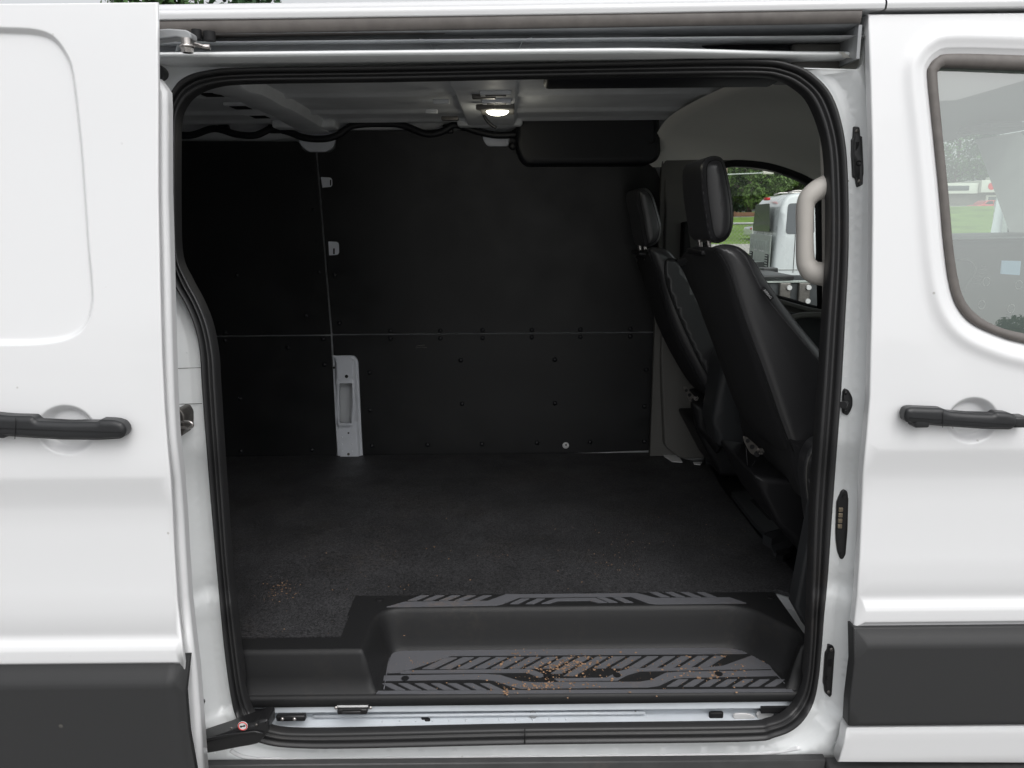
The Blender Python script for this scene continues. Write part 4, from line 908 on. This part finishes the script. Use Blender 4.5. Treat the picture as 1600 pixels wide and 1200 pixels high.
# paint-sealer smear on the sill
sp_ = [(1185, 1120), (1192, 1117), (1204, 1114), (1210, 1110), (1212, 1116), (1211, 1124), (1202, 1128), (1188, 1129)]
skin('sealer_smear', xz(cr(sp_, 3), .085), .0975, WHITEP, van, res=.02, thick=.004, r=.002)
skin('sealer_smear', xz(cr([(1150, 1121), (1165, 1120), (1176, 1122), (1183, 1127), (1170, 1129), (1150, 1129)], 3), .085), .0975, WHITEP, van, res=.02, thick=.004, r=.002)

# ------------------------------------------------------------------ hinges, strikers, plates
# lower hinge arm
Ya = -.03
arm = [(310, 1150), (330, 1143), (358, 1134), (378, 1126), (396, 1120), (404, 1119), (410, 1114), (424, 1112), (426, 1120), (424, 1134), (410, 1150), (398, 1153), (380, 1156), (350, 1162), (310, 1169)]
A_px = [(-1, 0)]
lowarm = skin('hinge_arm', xz(rc(arm, 4), .0), lambda x, z: -.03+.0*np.asarray(x), BLACKM, van, res=.02, thick=.05, r=.008)
ztopA = on(np.array([312., 330, 358, 378, 398, 412, 424, 428]), np.array([1150., 1143, 1133.5, 1126, 1119, 1113, 1112, 1113]), -.03)
zb_ = on(np.array([312., 340, 372, 398, 412]), np.array([1158., 1152, 1146, 1143, 1146]), -.032); tube('arm_edge_highlight', zb_, .003, BLACKM, lowarm, n=8)
def disc_text(): pass
p = on(379.5, 1134, -.034)
cyl('warning_sticker', p, (0, -1, 0), .0115, .0014, WHITEP, lowarm, n=28)
tube('sticker_ring', [p+np.array([.0098*math.cos(t), -.0014, .0098*math.sin(t)]) for t in np.linspace(0, 2*math.pi, 25)], .0013, RED, lowarm, n=6)
merge_mesh('sticker_symbol', [boxvf(p[0]-.006, p[0]+.006, p[1]-.0022, p[1]-.001, p[2]-.0012, p[2]+.0012), boxvf(p[0]-.006, p[0]-.002, p[1]-.0022, p[1]-.001, p[2]-.003, p[2]), boxvf(p[0]+.002, p[0]+.006, p[1]-.0022, p[1]-.001, p[2], p[2]+.003)], BLK, lowarm)
for x_, y_ in ((361.5, 1138), (400.5, 1132.5)): dome('arm_screw', on(x_, y_, -.031), .0035, .002, OLDST, lowarm, n=10)
p = on(455, 1121, .08); bevbox('hinge_carriage', p[0]-.036, p[0]+.036, .074, .09, p[2]-.008, p[2]+.008, BLACKM, van, b=.004)
p = on(405, 1117, .07); bevbox('hinge_pivot', p[0]-.02, p[0]+.03, .02, .09, p[2]-.010, p[2]+.006, BLACKM, van, b=.004)
for x_ in (441, 460): dome('carriage_bolt', on(x_, 1123.5, .073), .005, .004, STEEL, van, n=10)
# upper hinge arm, bolt and roller
Yh = .03
ua = skin('upper_hinge_arm', xz(rc([(225, 47), (262, 44), (290, 46), (298, 51), (299, 60), (292, 62), (275, 58), (225, 66)], 3), Yh), Yh, RAILG, van, res=.02, thick=.03, r=.004)
p = on(291, 60, Yh+.005); c0 = p.copy()
cyl('hinge_bolt_shank', c0, (0, 0, -1), .010, .016, STEEL, ua, n=20)
tube('hinge_washer', [c0+np.array([.012*math.cos(t), .012*math.sin(t), -.015]) for t in np.linspace(0, 2*math.pi, 20)], .003, STEEL, ua, n=6)
cyl('hinge_bolt_head', c0+np.array([0, 0, -.016]), (0, 0, -1), .0125, .011, STEEL, ua, n=6, r2=.011)
q = on(np.array([295., 305, 318, 328]), np.array([67., 70, 73, 74]), .07); tube('roller_link', q, [.006, .005, .005, .006], STEEL, ua, n=8)
for x_, y_, r_ in ((328, 64, .012), (308, 61, .010)): cyl('roller', on(x_, y_, .10), (0, 0, 1), r_, .018, BLK, ua, n=16)
# grommet and door edge stamps top left
p = on(249, 114, J); cyl('rubber_grommet', p+np.array([0, -.012, 0]), (0, 1, 0), .016, .03, RUBBER, van, n=20)
for pts_ in ([(276, 82), (279, 93), (300, 94), (322, 93), (325, 97), (325, 106)],):
    q = cr(pts_, 4, False); q = on(q[:, 0], q[:, 1], lambda x, z: J(x, z)-.0005); tube('pressed_edge', q, .0022, JAMB, van, n=6)
# right pillar plates
def plate_on_jamb(name, pts, m, r=.003, off=-.006):
    Jf = lambda x, z: J(x, z)+off
    return skin(name, xz(rc(pts, 3), Jf), Jf, m, van, res=.012, thick=.012, r=r)
for pts_, sc in (([(1334, 197), (1345, 198), (1346, 212), (1349, 213), (1350, 235), (1351.5, 271), (1350, 276), (1350, 289), (1339, 293), (1337, 278), (1333, 277), (1331, 240), (1331, 218), (1333, 216)], ((1339, 205), (1343, 283), (1340, 229), (1342, 255))),
                 ([(1294, 1007), (1303, 1010), (1306, 1018), (1305, 1030), (1302, 1075), (1301, 1088), (1298, 1091), (1289, 1083), (1288, 1072), (1286.5, 1068), (1289, 1030), (1290, 1020), (1293, 1017)], ((1299, 1015), (1295, 1081), (1296.5, 1035), (1294.5, 1059)))):
    o = plate_on_jamb('guide_plate', pts_, BLACKM)
    for k, (x_, y_) in enumerate(sc):
        pq = on(x_, y_, lambda x, z: J(x, z)-.007)
        if k < 2: dome('plate_screw', pq, .0048, .003, OLDST, o, n=10)
        elif k == 2: bevbox('plate_slot', pq[0]-.0045, pq[0]+.0045, pq[1]-.0015, pq[1]+.003, pq[2]-.010, pq[2]+.010, BLK, o, b=.001)
        else: tube('plate_ring', [pq+np.array([.0052*math.cos(t), 0, .0052*math.sin(t)]) for t in np.linspace(0, 2*math.pi, 13)], .0014, BLK, o, n=5)
o = plate_on_jamb('striker_plate', [(1321, 607), (1327, 610), (1333, 622), (1333, 634), (1330, 642), (1325, 650), (1317, 646), (1316, 636), (1317, 612)], BLACKM)
pq = on(1322, 629, lambda x, z: J(x, z)-.01); cyl('striker_pin', pq, (-.75, -1, 0), .0055, .022, BLACKM, o, n=12); cyl('striker_head', pq+np.array([-.013, -.018, 0]), (-.75, -1, 0), .0085, .005, BLACKM, o, n=14)
for x_, y_ in ((1322, 614), (1321, 642)): dome('plate_screw', on(x_, y_, lambda x, z: J(x, z)-.007), .0045, .003, BLACKM, o, n=10)
o = plate_on_jamb('contact_plate', [(1320, 765), (1325.5, 769), (1327.5, 780), (1326, 830), (1323, 868), (1319, 875), (1313, 874), (1309, 862), (1307, 845), (1306.5, 828), (1308, 785), (1312, 776), (1315, 768)], BLACKM)
for k in range(4):
    pq = on(1313.8-.5*k, 796.5+8.6*k, lambda x, z: J(x, z)-.008); bevbox('brass_contact', pq[0]-.0045, pq[0]+.0045, pq[1]-.002, pq[1]+.003, pq[2]-.0048, pq[2]+.0048, BRASS, o, b=.001)
for x_, y_ in ((1319.5, 776), (1316, 865)): tube('plate_ring', [on(x_, y_, lambda x, z: J(x, z)-.0065)+np.array([.0045*math.cos(t), 0, .0045*math.sin(t)]) for t in np.linspace(0, 2*math.pi, 13)], .0012, BLK, o, n=5)
# left jamb catch
pq = on(280, 661, lambda x, z: S(z)-.02); lt = skin('door_latch', xz(rc([(272, 640), (282, 640), (288, 650), (288, 670), (283, 683), (272, 684)], 4), .0), .0, OLDST, van, res=.02, thick=.05, r=.004)
q = on(np.array([274., 288, 298, 301, 297, 286, 275]), np.array([660., 659, 660, 664, 668, 668, 667]), -.01); tube('latch_hook', cr(q, 3, False), .0032, STEEL, lt, n=8)
for k in range(4): p = on(290+.7*k, 836.5+9*k, lambda x, z: J(x, z)-.0005); cyl('drain_hole', p, (0, 1, 0), .003, .002, BLK, van, n=10)
for x_, y_, r_ in ((315.5, 1096.5, .007), (317, 1121, .005)): p = on(x_, y_, lambda x, z: J(x, z)-.001); cyl('rubber_plug', p, (0, 1, 0), r_, .003, BLACKM, van, n=14)
for x_, y_ in ((1306, 1161), (1307, 1178), (335, 1176)): p = on(x_, y_, lambda x, z: J(x, z)); dome('spot_weld', p, .0035, .0018, JAMB, van, n=12)
# door frame joint in the seal, pressed seam lines on the left jamb
for y_ in (575, 631):
    q = on(np.array([274., 295, 316]), np.array([y_+.8, y_, y_-.6]), lambda x, z: J(x, z)); tube('panel_seam', q, .0007, GTRIM, van, n=5)
for x_, y_ in ((292, 551), (311, 569)): p = on(x_, y_, lambda x, z: J(x, z)); dome('spot_weld', p, .0022, .001, JAMB, van, n=10)
q = on(np.array([820., 820]), np.array([1138., 1162]), lambda x, z: S(z)+.044); tube('seal_joint', [q[0], (q[0]+q[1])/2+np.array([0, -.004, 0]), q[1]], .0016, BLK, van, n=5)
# sill ledge highlight ridge below the seal
q = on(np.array([360., 380, 420, 500, 800, 1100, 1200, 1250]), np.array([1172., 1182, 1186, 1186.5, 1183, 1180, 1177, 1168]), lambda x, z: J(x, z)+.001); tube('sill_ridge', cr(q, 5, False), .005, PAINT, van, n=10)

# ------------------------------------------------------------------ loose dirt on the step and the floor
def crumbs(name, label, spots, z, n, smin, smax, hmax):
    random.seed(len(label))
    parts = []
    for (cx_, cy_, sx_, sy_, k) in spots:
        for _ in range(k):
            px_ = random.gauss(cx_, sx_); py_ = random.gauss(cy_, sy_); p = zpoly([(px_, py_)], z)[0]
            s_ = smin+(smax-smin)*random.random()**2.2*(1 if random.random() < .9 else 1.5); m_ = random.randint(5, 7); t0 = random.random()*6
            P = [p+np.array([s_*random.uniform(.5, 1)*math.cos(t0+2*math.pi*i/m_), s_*random.uniform(.4, .9)*math.sin(t0+2*math.pi*i/m_), 0]) for i in range(m_)]
            parts.append(platevf(P, random.uniform(.3, 1)*hmax))
    o = merge_mesh(name, parts, MUD, None); o['kind'] = 'stuff'; o['label'] = label; o['category'] = 'dirt'; return o
crumbs('mud_crumbs', 'orange-brown dried mud crumbs scattered over the ribbed tread of the side step', [(868, 1044, 34, 11, 210), (905, 1036, 24, 7, 120), (840, 1072, 36, 3.5, 130), (812, 1018, 18, 4, 22), (1095, 1052, 40, 10, 90), (1122, 1055, 8, 3, 20), (790, 1080, 16, 2, 18), (950, 1045, 130, 18, 200), (660, 1035, 14, 3, 14)], TZ+.003, 0, .0006, .0046, .0014)
crumbs('mud_crumbs', 'faint tan mud flecks on the black floor mat near the left door post', [(438, 922, 16, 7, 45), (432, 934, 12, 4, 22), (460, 910, 16, 6, 18), (500, 985, 60, 10, 6)], FZ+.0005, 0, .0005, .0034, .0008)
crumbs('mud_crumbs', 'thin sprinkle of tan grit spread across the middle and right of the black floor mat', [(960, 880, 40, 14, 50), (990, 845, 18, 6, 30), (930, 860, 60, 30, 40), (1120, 815, 40, 20, 24), (780, 868, 10, 2, 8), (800, 820, 200, 60, 60), (600, 900, 150, 40, 30)], FZ+.0005, 0, .0005, .0032, .001)

# ------------------------------------------------------------------ outside, far side of the van
TPAINT = mat('truck_white_paint', (.74, .78, .79), .3, coat=.8, var=.03, vscale=2)
TGLASS = mat('truck_window', (.02, .03, .025), .25, spec=.35)
TGREY = mat('tinted_side_glass', (.10, .11, .12), .1, spec=.7)
GALV = mat('pressed_panel', (.42, .46, .43), .45, var=.15, vscale=12)
FRAMEM = mat('frame_paint', (.05, .055, .058), .55, var=.2, vscale=10, dirt=.4)
TYRE = mat('tyre', (.02, .02, .02), .8)
def boxp(name, x0, x1, y0, y1, z0, z1, m, parent, b=.01): return bevbox(name, x0, x1, y0, y1, z0, z1, m, parent, b=b)
def cabskin(name, prof_, w, m, parent):
    P = rc(prof_, [.05, .30, .12, .10, .06, .05][:len(prof_)], 6) if len(prof_) == 6 else rc(prof_, .08, 5)
    o = pillow(name, P, 0, w, m, parent, r=.06, res=.12)
    me = o.data
    for v in me.vertices:                     # sides lean in above the belt line
        t = max(0, v.co.z-1.45); k = 1-.12*t/.65*2/ w*1.0; v.co.y = w/2+(v.co.y-w/2)*k
    me.update(); return o
def wheel(x, y, rad, w, parent):
    o = cyl('wheel', (x, y, rad), (0, 1, 0), rad, w, TYRE, parent, n=28); cyl('rim', (x, y-.01, rad), (0, 1, 0), rad*.58, w*.5, OLDST, o, n=20); return o
def chassis_truck(label, loc, rz, H=2.12, rails=3.0, RL=1.75, dz=0, brk=(-1.2, -2.18), wr=.42, far=0):
    t = thing('chassis_cab_truck', label, 'truck', loc, rz, 'white cab and chassis trucks'); nb0 = len(bpy.data.objects)
    cab = cabskin('cab', [(0, .72), (.10, H), (RL, H-.03), (RL+.6, 1.42), (RL+1.65, 1.32), (RL+1.75, .72)], 2.0, TPAINT, t)
    skin('rear_window', rc([(.30, 1.50), (1.70, 1.50), (1.55, H-.16), (.45, H-.16)], .07), 0, TGLASS, cab, res=.4, thick=.01).matrix_local = Matrix(((0, 1, 0, -.012), (1, 0, 0, 0), (0, 0, 1, 0), (0, 0, 0, 1))) @ Matrix.Identity(4)
    bp = skin('rear_panel', rc([(.16, .82), (1.84, .82), (1.84, 1.45), (.16, 1.45)], .03), 0, GALV, cab, res=.4, thick=.01); bp.matrix_local = Matrix(((0, 1, 0, -.02), (1, 0, 0, 0), (0, 0, 1, 0), (0, 0, 0, 1)))
    for y_ in (.36, 1.64):
        boxp('vent_louvre', -.034, -.01, y_-.12, y_+.12, .92, 1.14, BLK, cab)
        for i in range(5): boxp('louvre_slat', -.04, -.03, y_-.10, y_+.10, .94+.042*i, .96+.042*i, GALV, cab, b=.003)
    for i in range(11): boxp('pressed_rib', -.030, -.018, .30+.14*i, .34+.14*i, 1.20, 1.36, GALV, cab, b=.005)
    for y_ in (.62, .7, .86, 1.2, 1.32): boxp('white_cap', -.034, -.01, y_, y_+.035, 1.165, 1.19, WHITEP, cab, b=.004)
    boxp('brake_light', .03, .10, .90, 1.12, H-.10, H-.055, RED, cab)
    lean = lambda z: max(0, z-1.45)*.17
    def sidewin(name, pts, m):
        P = np.array(rc(pts, .06, 4)); V = [(x, -.004+lean(z)+.003, z) for x, z in P]; return pyd(name, V, [tuple(range(len(V)))], m, cab, False)
    sidewin('side_window', [(.17, 1.47), (.62, 1.47), (.60, H-.17), (.20, H-.17)], TGREY); sidewin('side_window', [(.70, 1.47), (RL, 1.47), (RL-.25, H-.16), (.68, H-.17)], TGREY)
    for x_ in (.32, .66): merge_mesh('door_gap', [boxvf(x_, x_+.008, -.006, .0, .86, 1.47)], BLK, cab)
    merge_mesh('body_line', [boxvf(.05, 3.3, -.006, .0, .90, .908)], GTRIM, cab)
    boxp('door_handle', .80, .98, -.03, .0, 1.32, 1.36, BLK, cab)
    boxp('side_mirror', 1.70, 1.80, -.35, -.08, 1.4, 1.78, BLK, t, b=.03)
    for y_ in (.35, 1.35):
        q_ = tube('roof_rib', [(.25, y_, H+.002), (.35, y_, H+.03), (.9, y_, H+.035), (1.0, y_, H+.004)], .012, STEEL, cab)
    for y_ in (.55, 1.40): boxp('frame_rail', -rails, 3.0, y_-.04, y_+.04, .74, 1.0, FRAMEM, t)
    merge_mesh('rail_edge', [boxvf(-rails, -.05, *((1.34, 1.46) if far else (.50, .62)), 1.002, 1.012)], GALV, t)
    for x_ in (-.5, -1.4, -2.3): boxp('cross_member', x_-.06, x_+.06, .59, 1.36, .78, .94, FRAMEM, t)
    for x_ in brk:
        boxp('rail_bracket', x_-.05, x_+.05, *((1.43, 1.48) if far else (.47, .52)), .62, 1.0, OLDST, t)
        for z_ in (.70, .84, .96): cyl('frame_bolt', (x_+.03*((z_*50)%3-1), 1.50 if far else .465, z_), (0, -1, 0), .022, .02, WHITEP, t, n=10)
    tube('brake_pipe', [(-2.6, .48, .74), (-1.6, .47, .86), (-.6, .48, .78), (0, .48, .80)], .012, GTRIM, t)
    boxp('fuel_tank', -1.9, -.6, .70, 1.25, .45, .75, FRAMEM, t, b=.04)
    boxp('tool_tray', -.9, -.4, .5, 1.4, 1.02, 1.06, BLACKM, t); boxp('rail_clamp', -1.0, -.85, .48, .64, 1.01, 1.08, BLACKM, t)
    for ch in t.children:
        ch.location.z += dz
    for x_, y_, w_ in ((RL+.85, .05, .26), (RL+.85, 1.7, .26), (-1.7, -.02, .4), (-1.7, 1.6, .4)): wheel(x_, y_, wr, w_, t)
    return t
chassis_truck('farther white chassis cab truck with grey side glass, seen through the driver window', (4.22, 12.5-1.6, 0), math.radians(-6), 2.12, 3.0)
chassis_truck('nearest chassis cab truck, its dark bolted frame rail running below the farther truck', (1.65, 6.7, 0), math.radians(179), 2.05, 3.0, 1.2, .16, (-.80, -.97, -2.2), .42, 1)
chassis_truck('tall white chassis cab truck seen from behind through the front door glass', (9.1, 11.04-1.6, 0), math.radians(58), 2.12, 2.6, 1.75, .48, (-1.2, -2.2), .55)
CARRED = mat('red_car_paint', (.48, .035, .03), .3, coat=.8); CARWH = mat('white_car_paint', (.75, .76, .77), .3, coat=.8)
def car(name, label, loc, rz, m, H=1.42, group=None):
    t = thing(name, label, 'car', loc, rz, group)
    b = pillow('body', rc([(0, .32), (0, .85), (.55, .95), (3.2, .92), (4.3, .80), (4.4, .35)], .12, 4), 0, 1.75, m, t, r=.08, res=.2)
    c_ = pillow('cabin', rc([(.55, .9), (1.05, H), (2.3, H), (3.15, .9)], .14, 4), .12, 1.63, m, t, r=.08, res=.2)
    for pts_ in ([(.85, .95), (1.18, H-.08), (1.66, H-.08), (1.66, .95)], [(1.74, .95), (1.74, H-.08), (2.2, H-.08), (2.85, .95)]):
        V = [(x, .115, z) for x, z in rc(pts_, .05, 3)]; pyd('window', V, [tuple(range(len(V)))], TGLASS, c_, False)
    for x_ in (.85, 3.5): wheel(x_, -.01, .33, .22, t); wheel(x_, 1.55, .33, .22, t)
    boxp('headlight', 4.25, 4.40, .1, .4, .62, .74, WHITEP, b); boxp('tail_light', -.01, .05, .1, .4, .7, .82, RED, b)
    return t
car('parked_car', 'low red car parked in front of the store, the nearer of the two red ones', (45.4, 75.0, float(gz(0, 75.0))), .03, CARRED, 1.32, 'red cars parked by the store')
car('parked_car', 'red car with black lower body farther left beside the store wall', (41.4, 82, float(gz(0, 82))), .1, CARRED, 1.6, 'red cars parked by the store')
car('parked_car', 'small white car beyond the chain-link fence, half hidden by the farther truck', (15.0, 47, float(gz(0, 47))), 0, CARWH, 1.5)
# store
BRICKB = mat('store_wall', (.16, .15, .13), .9, var=.15, vscale=2); FASC = mat('store_fascia', (.62, .62, .55), .8); GRN = mat('green_letters', (.02, .22, .10), .6); WINDK = mat('store_window', (.06, .075, .075), .15)
bz_ = float(gz(0, 92)); st_ = thing('store_building', 'low store with pale fascia, green sign letters and dark shop windows', 'building', (50, 92, bz_))
boxp('wall', 0, 26, 0, 10, 0, 2.6, BRICKB, st_, b=.05); boxp('fascia', 5.2, 26, -.9, 10, 2.5, 3.9, FASC, st_, b=.05); boxp('fascia', -1.5, 5.1, -.5, 9, 2.4, 3.6, FASC, st_, b=.05)
boxp('roof_unit', 8.5, 12, 2, 4, 3.9, 4.4, FASC, st_, b=.05)
sg = boxp('sign_board', .4, 4, -.56, -.5, 2.75, 3.3, WINDK, st_, b=.02)
for i_ in range(9): boxp('sign_letter', 7.6+.52*i_, 7.6+.52*i_+.36, -.96, -.9, 2.85+.05*(i_%2), 3.5-.07*(i_%3), GRN, st_, b=.08)
cyl('sign_emblem', (6.4, -.91, 3.2), (0, -1, 0), .42, .04, RED, st_)
for x_ in (7.3, 10.2, 13.5): f_ = boxp('shop_window', x_-.9, x_+.9, -.06, .05, .15, 2.2, FASC, st_, b=.02); boxp('pane', x_-.6, x_+.6, -.09, -.04, .4, 2.0, WINDK, f_, b=.02)
# timber fence at the wood's edge
WOODF = mat('weathered_timber', (.16, .085, .05), .9, var=.2, vscale=1.5)
tf_ = thing('timber_fence', 'long low brown timber fence at the foot of the trees', 'fence', (14, 73, float(gz(0, 73))))
boxp('fence_boards', 0, 14, 0, .05, .05, .42, WOODF, tf_)
for i in range(6): boxp('post', 2.4*i, 2.4*i+.12, -.1, .02, 0, .5, WOODF, tf_)
# chain-link fence
CHM = mat('galvanised_wire', (.45, .46, .45), .5, metal=.5)
cf = thing('chain_link_fence', 'grey chain-link fence with top rail between the trucks and the grass', 'fence', (3.0, 14.6, 0))
Lf, Hf, st2 = 5.0, 1.62, .085; wires = []
for k in range(int((Lf+Hf)/st2)):
    for sg_ in (0, 1):
        x0_, x1_ = k*st2-Hf, k*st2; z0_, z1_ = 0.0, Hf
        if x0_ < 0: z0_ = -x0_; x0_ = 0
        if x1_ > Lf: z1_ = Hf-(x1_-Lf); x1_ = Lf
        if z1_ <= z0_: continue
        a_, b_ = np.array([x0_, 0, z0_]), np.array([x1_, 0, z1_])
        if sg_: a_[0] = Lf-a_[0]; b_[0] = Lf-b_[0]; a_[1] = b_[1] = .004
        wires.append(tubevf([a_, b_], .0026, 4))
merge_mesh('wire_mesh', wires, CHM, cf)
tube('top_rail', [(0, 0, Hf), (2.5, 0, Hf), (5, 0, Hf)], .022, CHM, cf)
for x_ in (0, 2.5, 5): cyl('post', (x_, 0, 0), (0, 0, 1), .03, Hf+.03, CHM, cf)
# street light and cable
lp = thing('street_light', 'slim grey street light standing behind the farther truck', 'street light', (22.0, 57, float(gz(0, 57))))
cyl('pole', (0, 0, 0), (0, 0, 1), .09, 4.3, GALV, lp); boxp('lamp_head', -.6, .15, -.12, .12, 4.25, 4.5, FASC, lp, b=.08)
uc = thing('utility_cable', 'thin overhead cable with a small pale splice box in front of the trees', 'cable', (12, 50, 0))
_a = on(np.array([1080., 1130, 1200, 1280, 1420]), np.array([272., 273, 270, 266, 262]), 50.0)-np.array([12, 50, 0]); tube('cable', _a, .045, GALV, uc, n=5)
boxp('splice_box', _a[2][0]-.35, _a[2][0]+.35, -.1, .1, _a[2][2]-.1, _a[2][2]+.18, FASC, uc, b=.06)
up_ = thing('utility_pole', 'wooden utility pole whose pale crossarm shows beside the near headrest', 'utility pole', (15.3, 50, .8))
WOODP = mat('pole_wood', (.22, .17, .12), .9, var=.2, vscale=3)
cyl('pole', (-1.35, 0, 0), (0, 0, 1), .16, 9, WOODP, up_); boxp('crossarm', -2.2, 1.2, -.1, .1, 4.95, 5.2, FASC, up_, b=.03)
# trees
def leafmat(name, c):
    m = mat(name, c, .7, var=.55, vscale=.9); p = m.node_tree.nodes['Principled BSDF']; return m
LEAFS = [leafmat('leaves_a', (.05, .115, .03)), leafmat('leaves_b', (.035, .085, .035)), leafmat('leaves_c', (.085, .15, .03))]
BARK = mat('bark', (.09, .075, .06), .95, bump=.5, bscale=8, var=.3, vscale=3)
def treemesh(seed, H, R, m, n=6500, leaf=.42):
    rg_ = np.random.default_rng(seed); t = bpy.data.objects.new('tree', None); SC.collection.objects.link(t); t.empty_display_size = .1
    parts = [tubevf([(0, 0, 0), (.1, 0, H*.3), (-.1, .1, H*.6), (0, 0, H*.9)], [.26, .2, .13, .04], 8)]; cents = []
    for k in range(34):
        a = rg_.uniform(0, 6.28); z = H*rg_.uniform(.09, .95); rr = R*rg_.uniform(.25, 1)*math.sin(min(1, (z/H)*1.05+.12)*math.pi)**.6
        c_ = np.array([rr*math.cos(a), rr*math.sin(a), z]); cents.append((c_, R*rg_.uniform(.28, .5)))
        b_ = np.array([0, 0, max(.6, z-.8-rr*.3)]); parts.append(tubevf([b_, (b_+c_)/2+np.array([0, 0, .1]), c_], [.07, .045, .02], 5))
    merge_mesh('trunk', parts, BARK, t, True)
    V = []; Fc = []
    for i in range(n):
        c_, r_ = cents[rg_.integers(len(cents))]; d = rg_.normal(size=3); d /= np.linalg.norm(d)
        p = c_+d*r_*rg_.uniform(.55, 1.08)*np.array([1, 1, .7]); nrm_ = d+rg_.normal(size=3)*.7+np.array([0, 0, .4]); nrm_ /= np.linalg.norm(nrm_)
        u_ = np.cross(nrm_, rg_.normal(size=3)); u_ /= np.linalg.norm(u_); w_ = np.cross(nrm_, u_); s_ = leaf*rg_.uniform(.5, 1.2)
        b = len(V); V += [p+u_*s_*.5, p+w_*s_*.32+nrm_*s_*.1, p-u_*s_*.5, p-w_*s_*.32+nrm_*s_*.1]; Fc.append((b, b+1, b+2, b+3))
    pyd('crown', V, Fc, m, t, False); return t
protos = [treemesh(1, 12.5, 4.2, LEAFS[0]), treemesh(2, 13.5, 3.8, LEAFS[1]), treemesh(3, 9.0, 3.6, LEAFS[2], 5500)]
used = set()
LAB = ['full mid-green tree', 'tall dark green tree', 'shorter yellow-green tree']
spots = [(20.5, 80, 2, 0, 'at the left end of the wood, beside the near headrest'), (24.5, 84, 0, 1, 'behind the low timber fence, left of the farther truck'), (28.5, 79, 2, 2, 'straight above the farther truck cab roof'), (26, 94, 1, .5, 'standing highest behind the first row of trees'), (33, 86, 0, 2.4, 'above the middle of the farther truck roof'), (31, 97, 1, 3, 'in the back row above the cable'), (37.5, 81, 1, 1.7, 'just left of the window divider bar'), (38, 92, 0, 4, 'in the back row behind the street light'), (42.5, 88, 1, .2, 'right of the window divider bar'), (47, 106, 0, 1.1, 'behind the left end of the store'), (54, 109, 1, 2.1, 'rising behind the store sign'), (61, 107, 0, 3.3, 'behind the right part of the store'), (68, 112, 1, 5, 'farthest right behind the store'), (17, 90, 1, 2.2, 'hidden mostly by the near headrest'), (35, 100, 1, 2, 'in the last row above the street light'), (22, 98, 0, 1.4, 'in the last row beside the near headrest'), (27.5, 104, 1, .9, 'in the last row above the timber fence'), (42, 103, 1, 2.9, 'in the last row right of the window divider bar'), (33.5, 77, 2, 5, 'in front of the first row, right above the farther truck'), (24, 77.5, 2, 1, 'in front of the first row, over the timber fence')]
def place(k, x, y, rz, sc, label, group):
    src = protos[k]; o = src if k not in used else src.copy()
    if k in used:
        SC.collection.objects.link(o)
        for ch in src.children: c_ = ch.copy(); SC.collection.objects.link(c_); c_.parent = o
    used.add(k); o.location = (x, y, float(gz(x, y))-.05); o.rotation_euler = (0, 0, rz); o.scale = (sc, sc, sc)
    o['label'] = label; o['category'] = 'tree'; o['group'] = group
for x_, y_, k, rz_, tx in spots: place(k, x_, y_, rz_, 1+.12*math.sin(x_*3), LAB[k]+' '+tx, 'trees at the edge of the wood')
for x_, y_, k, rz_, tx in ((-11.6, 26, 0, .3, 'full green tree whose top shows above the roof left of the opening'), (-9.2, 27.5, 1, 2, 'dark green tree top just right of the sliding door edge above the roof')): place(k, x_, y_, rz_, .80, tx, 'trees beyond the roof')

for i_ in range(14): place(i_ % 3, -20+5.2*i_+1.5*math.sin(i_*5), -42-3*math.cos(i_*3), i_*1.3, .58+.07*math.sin(i_*2), 'tree across the lot, only dimly mirrored in the front door glass', 'trees mirrored in the door glass')
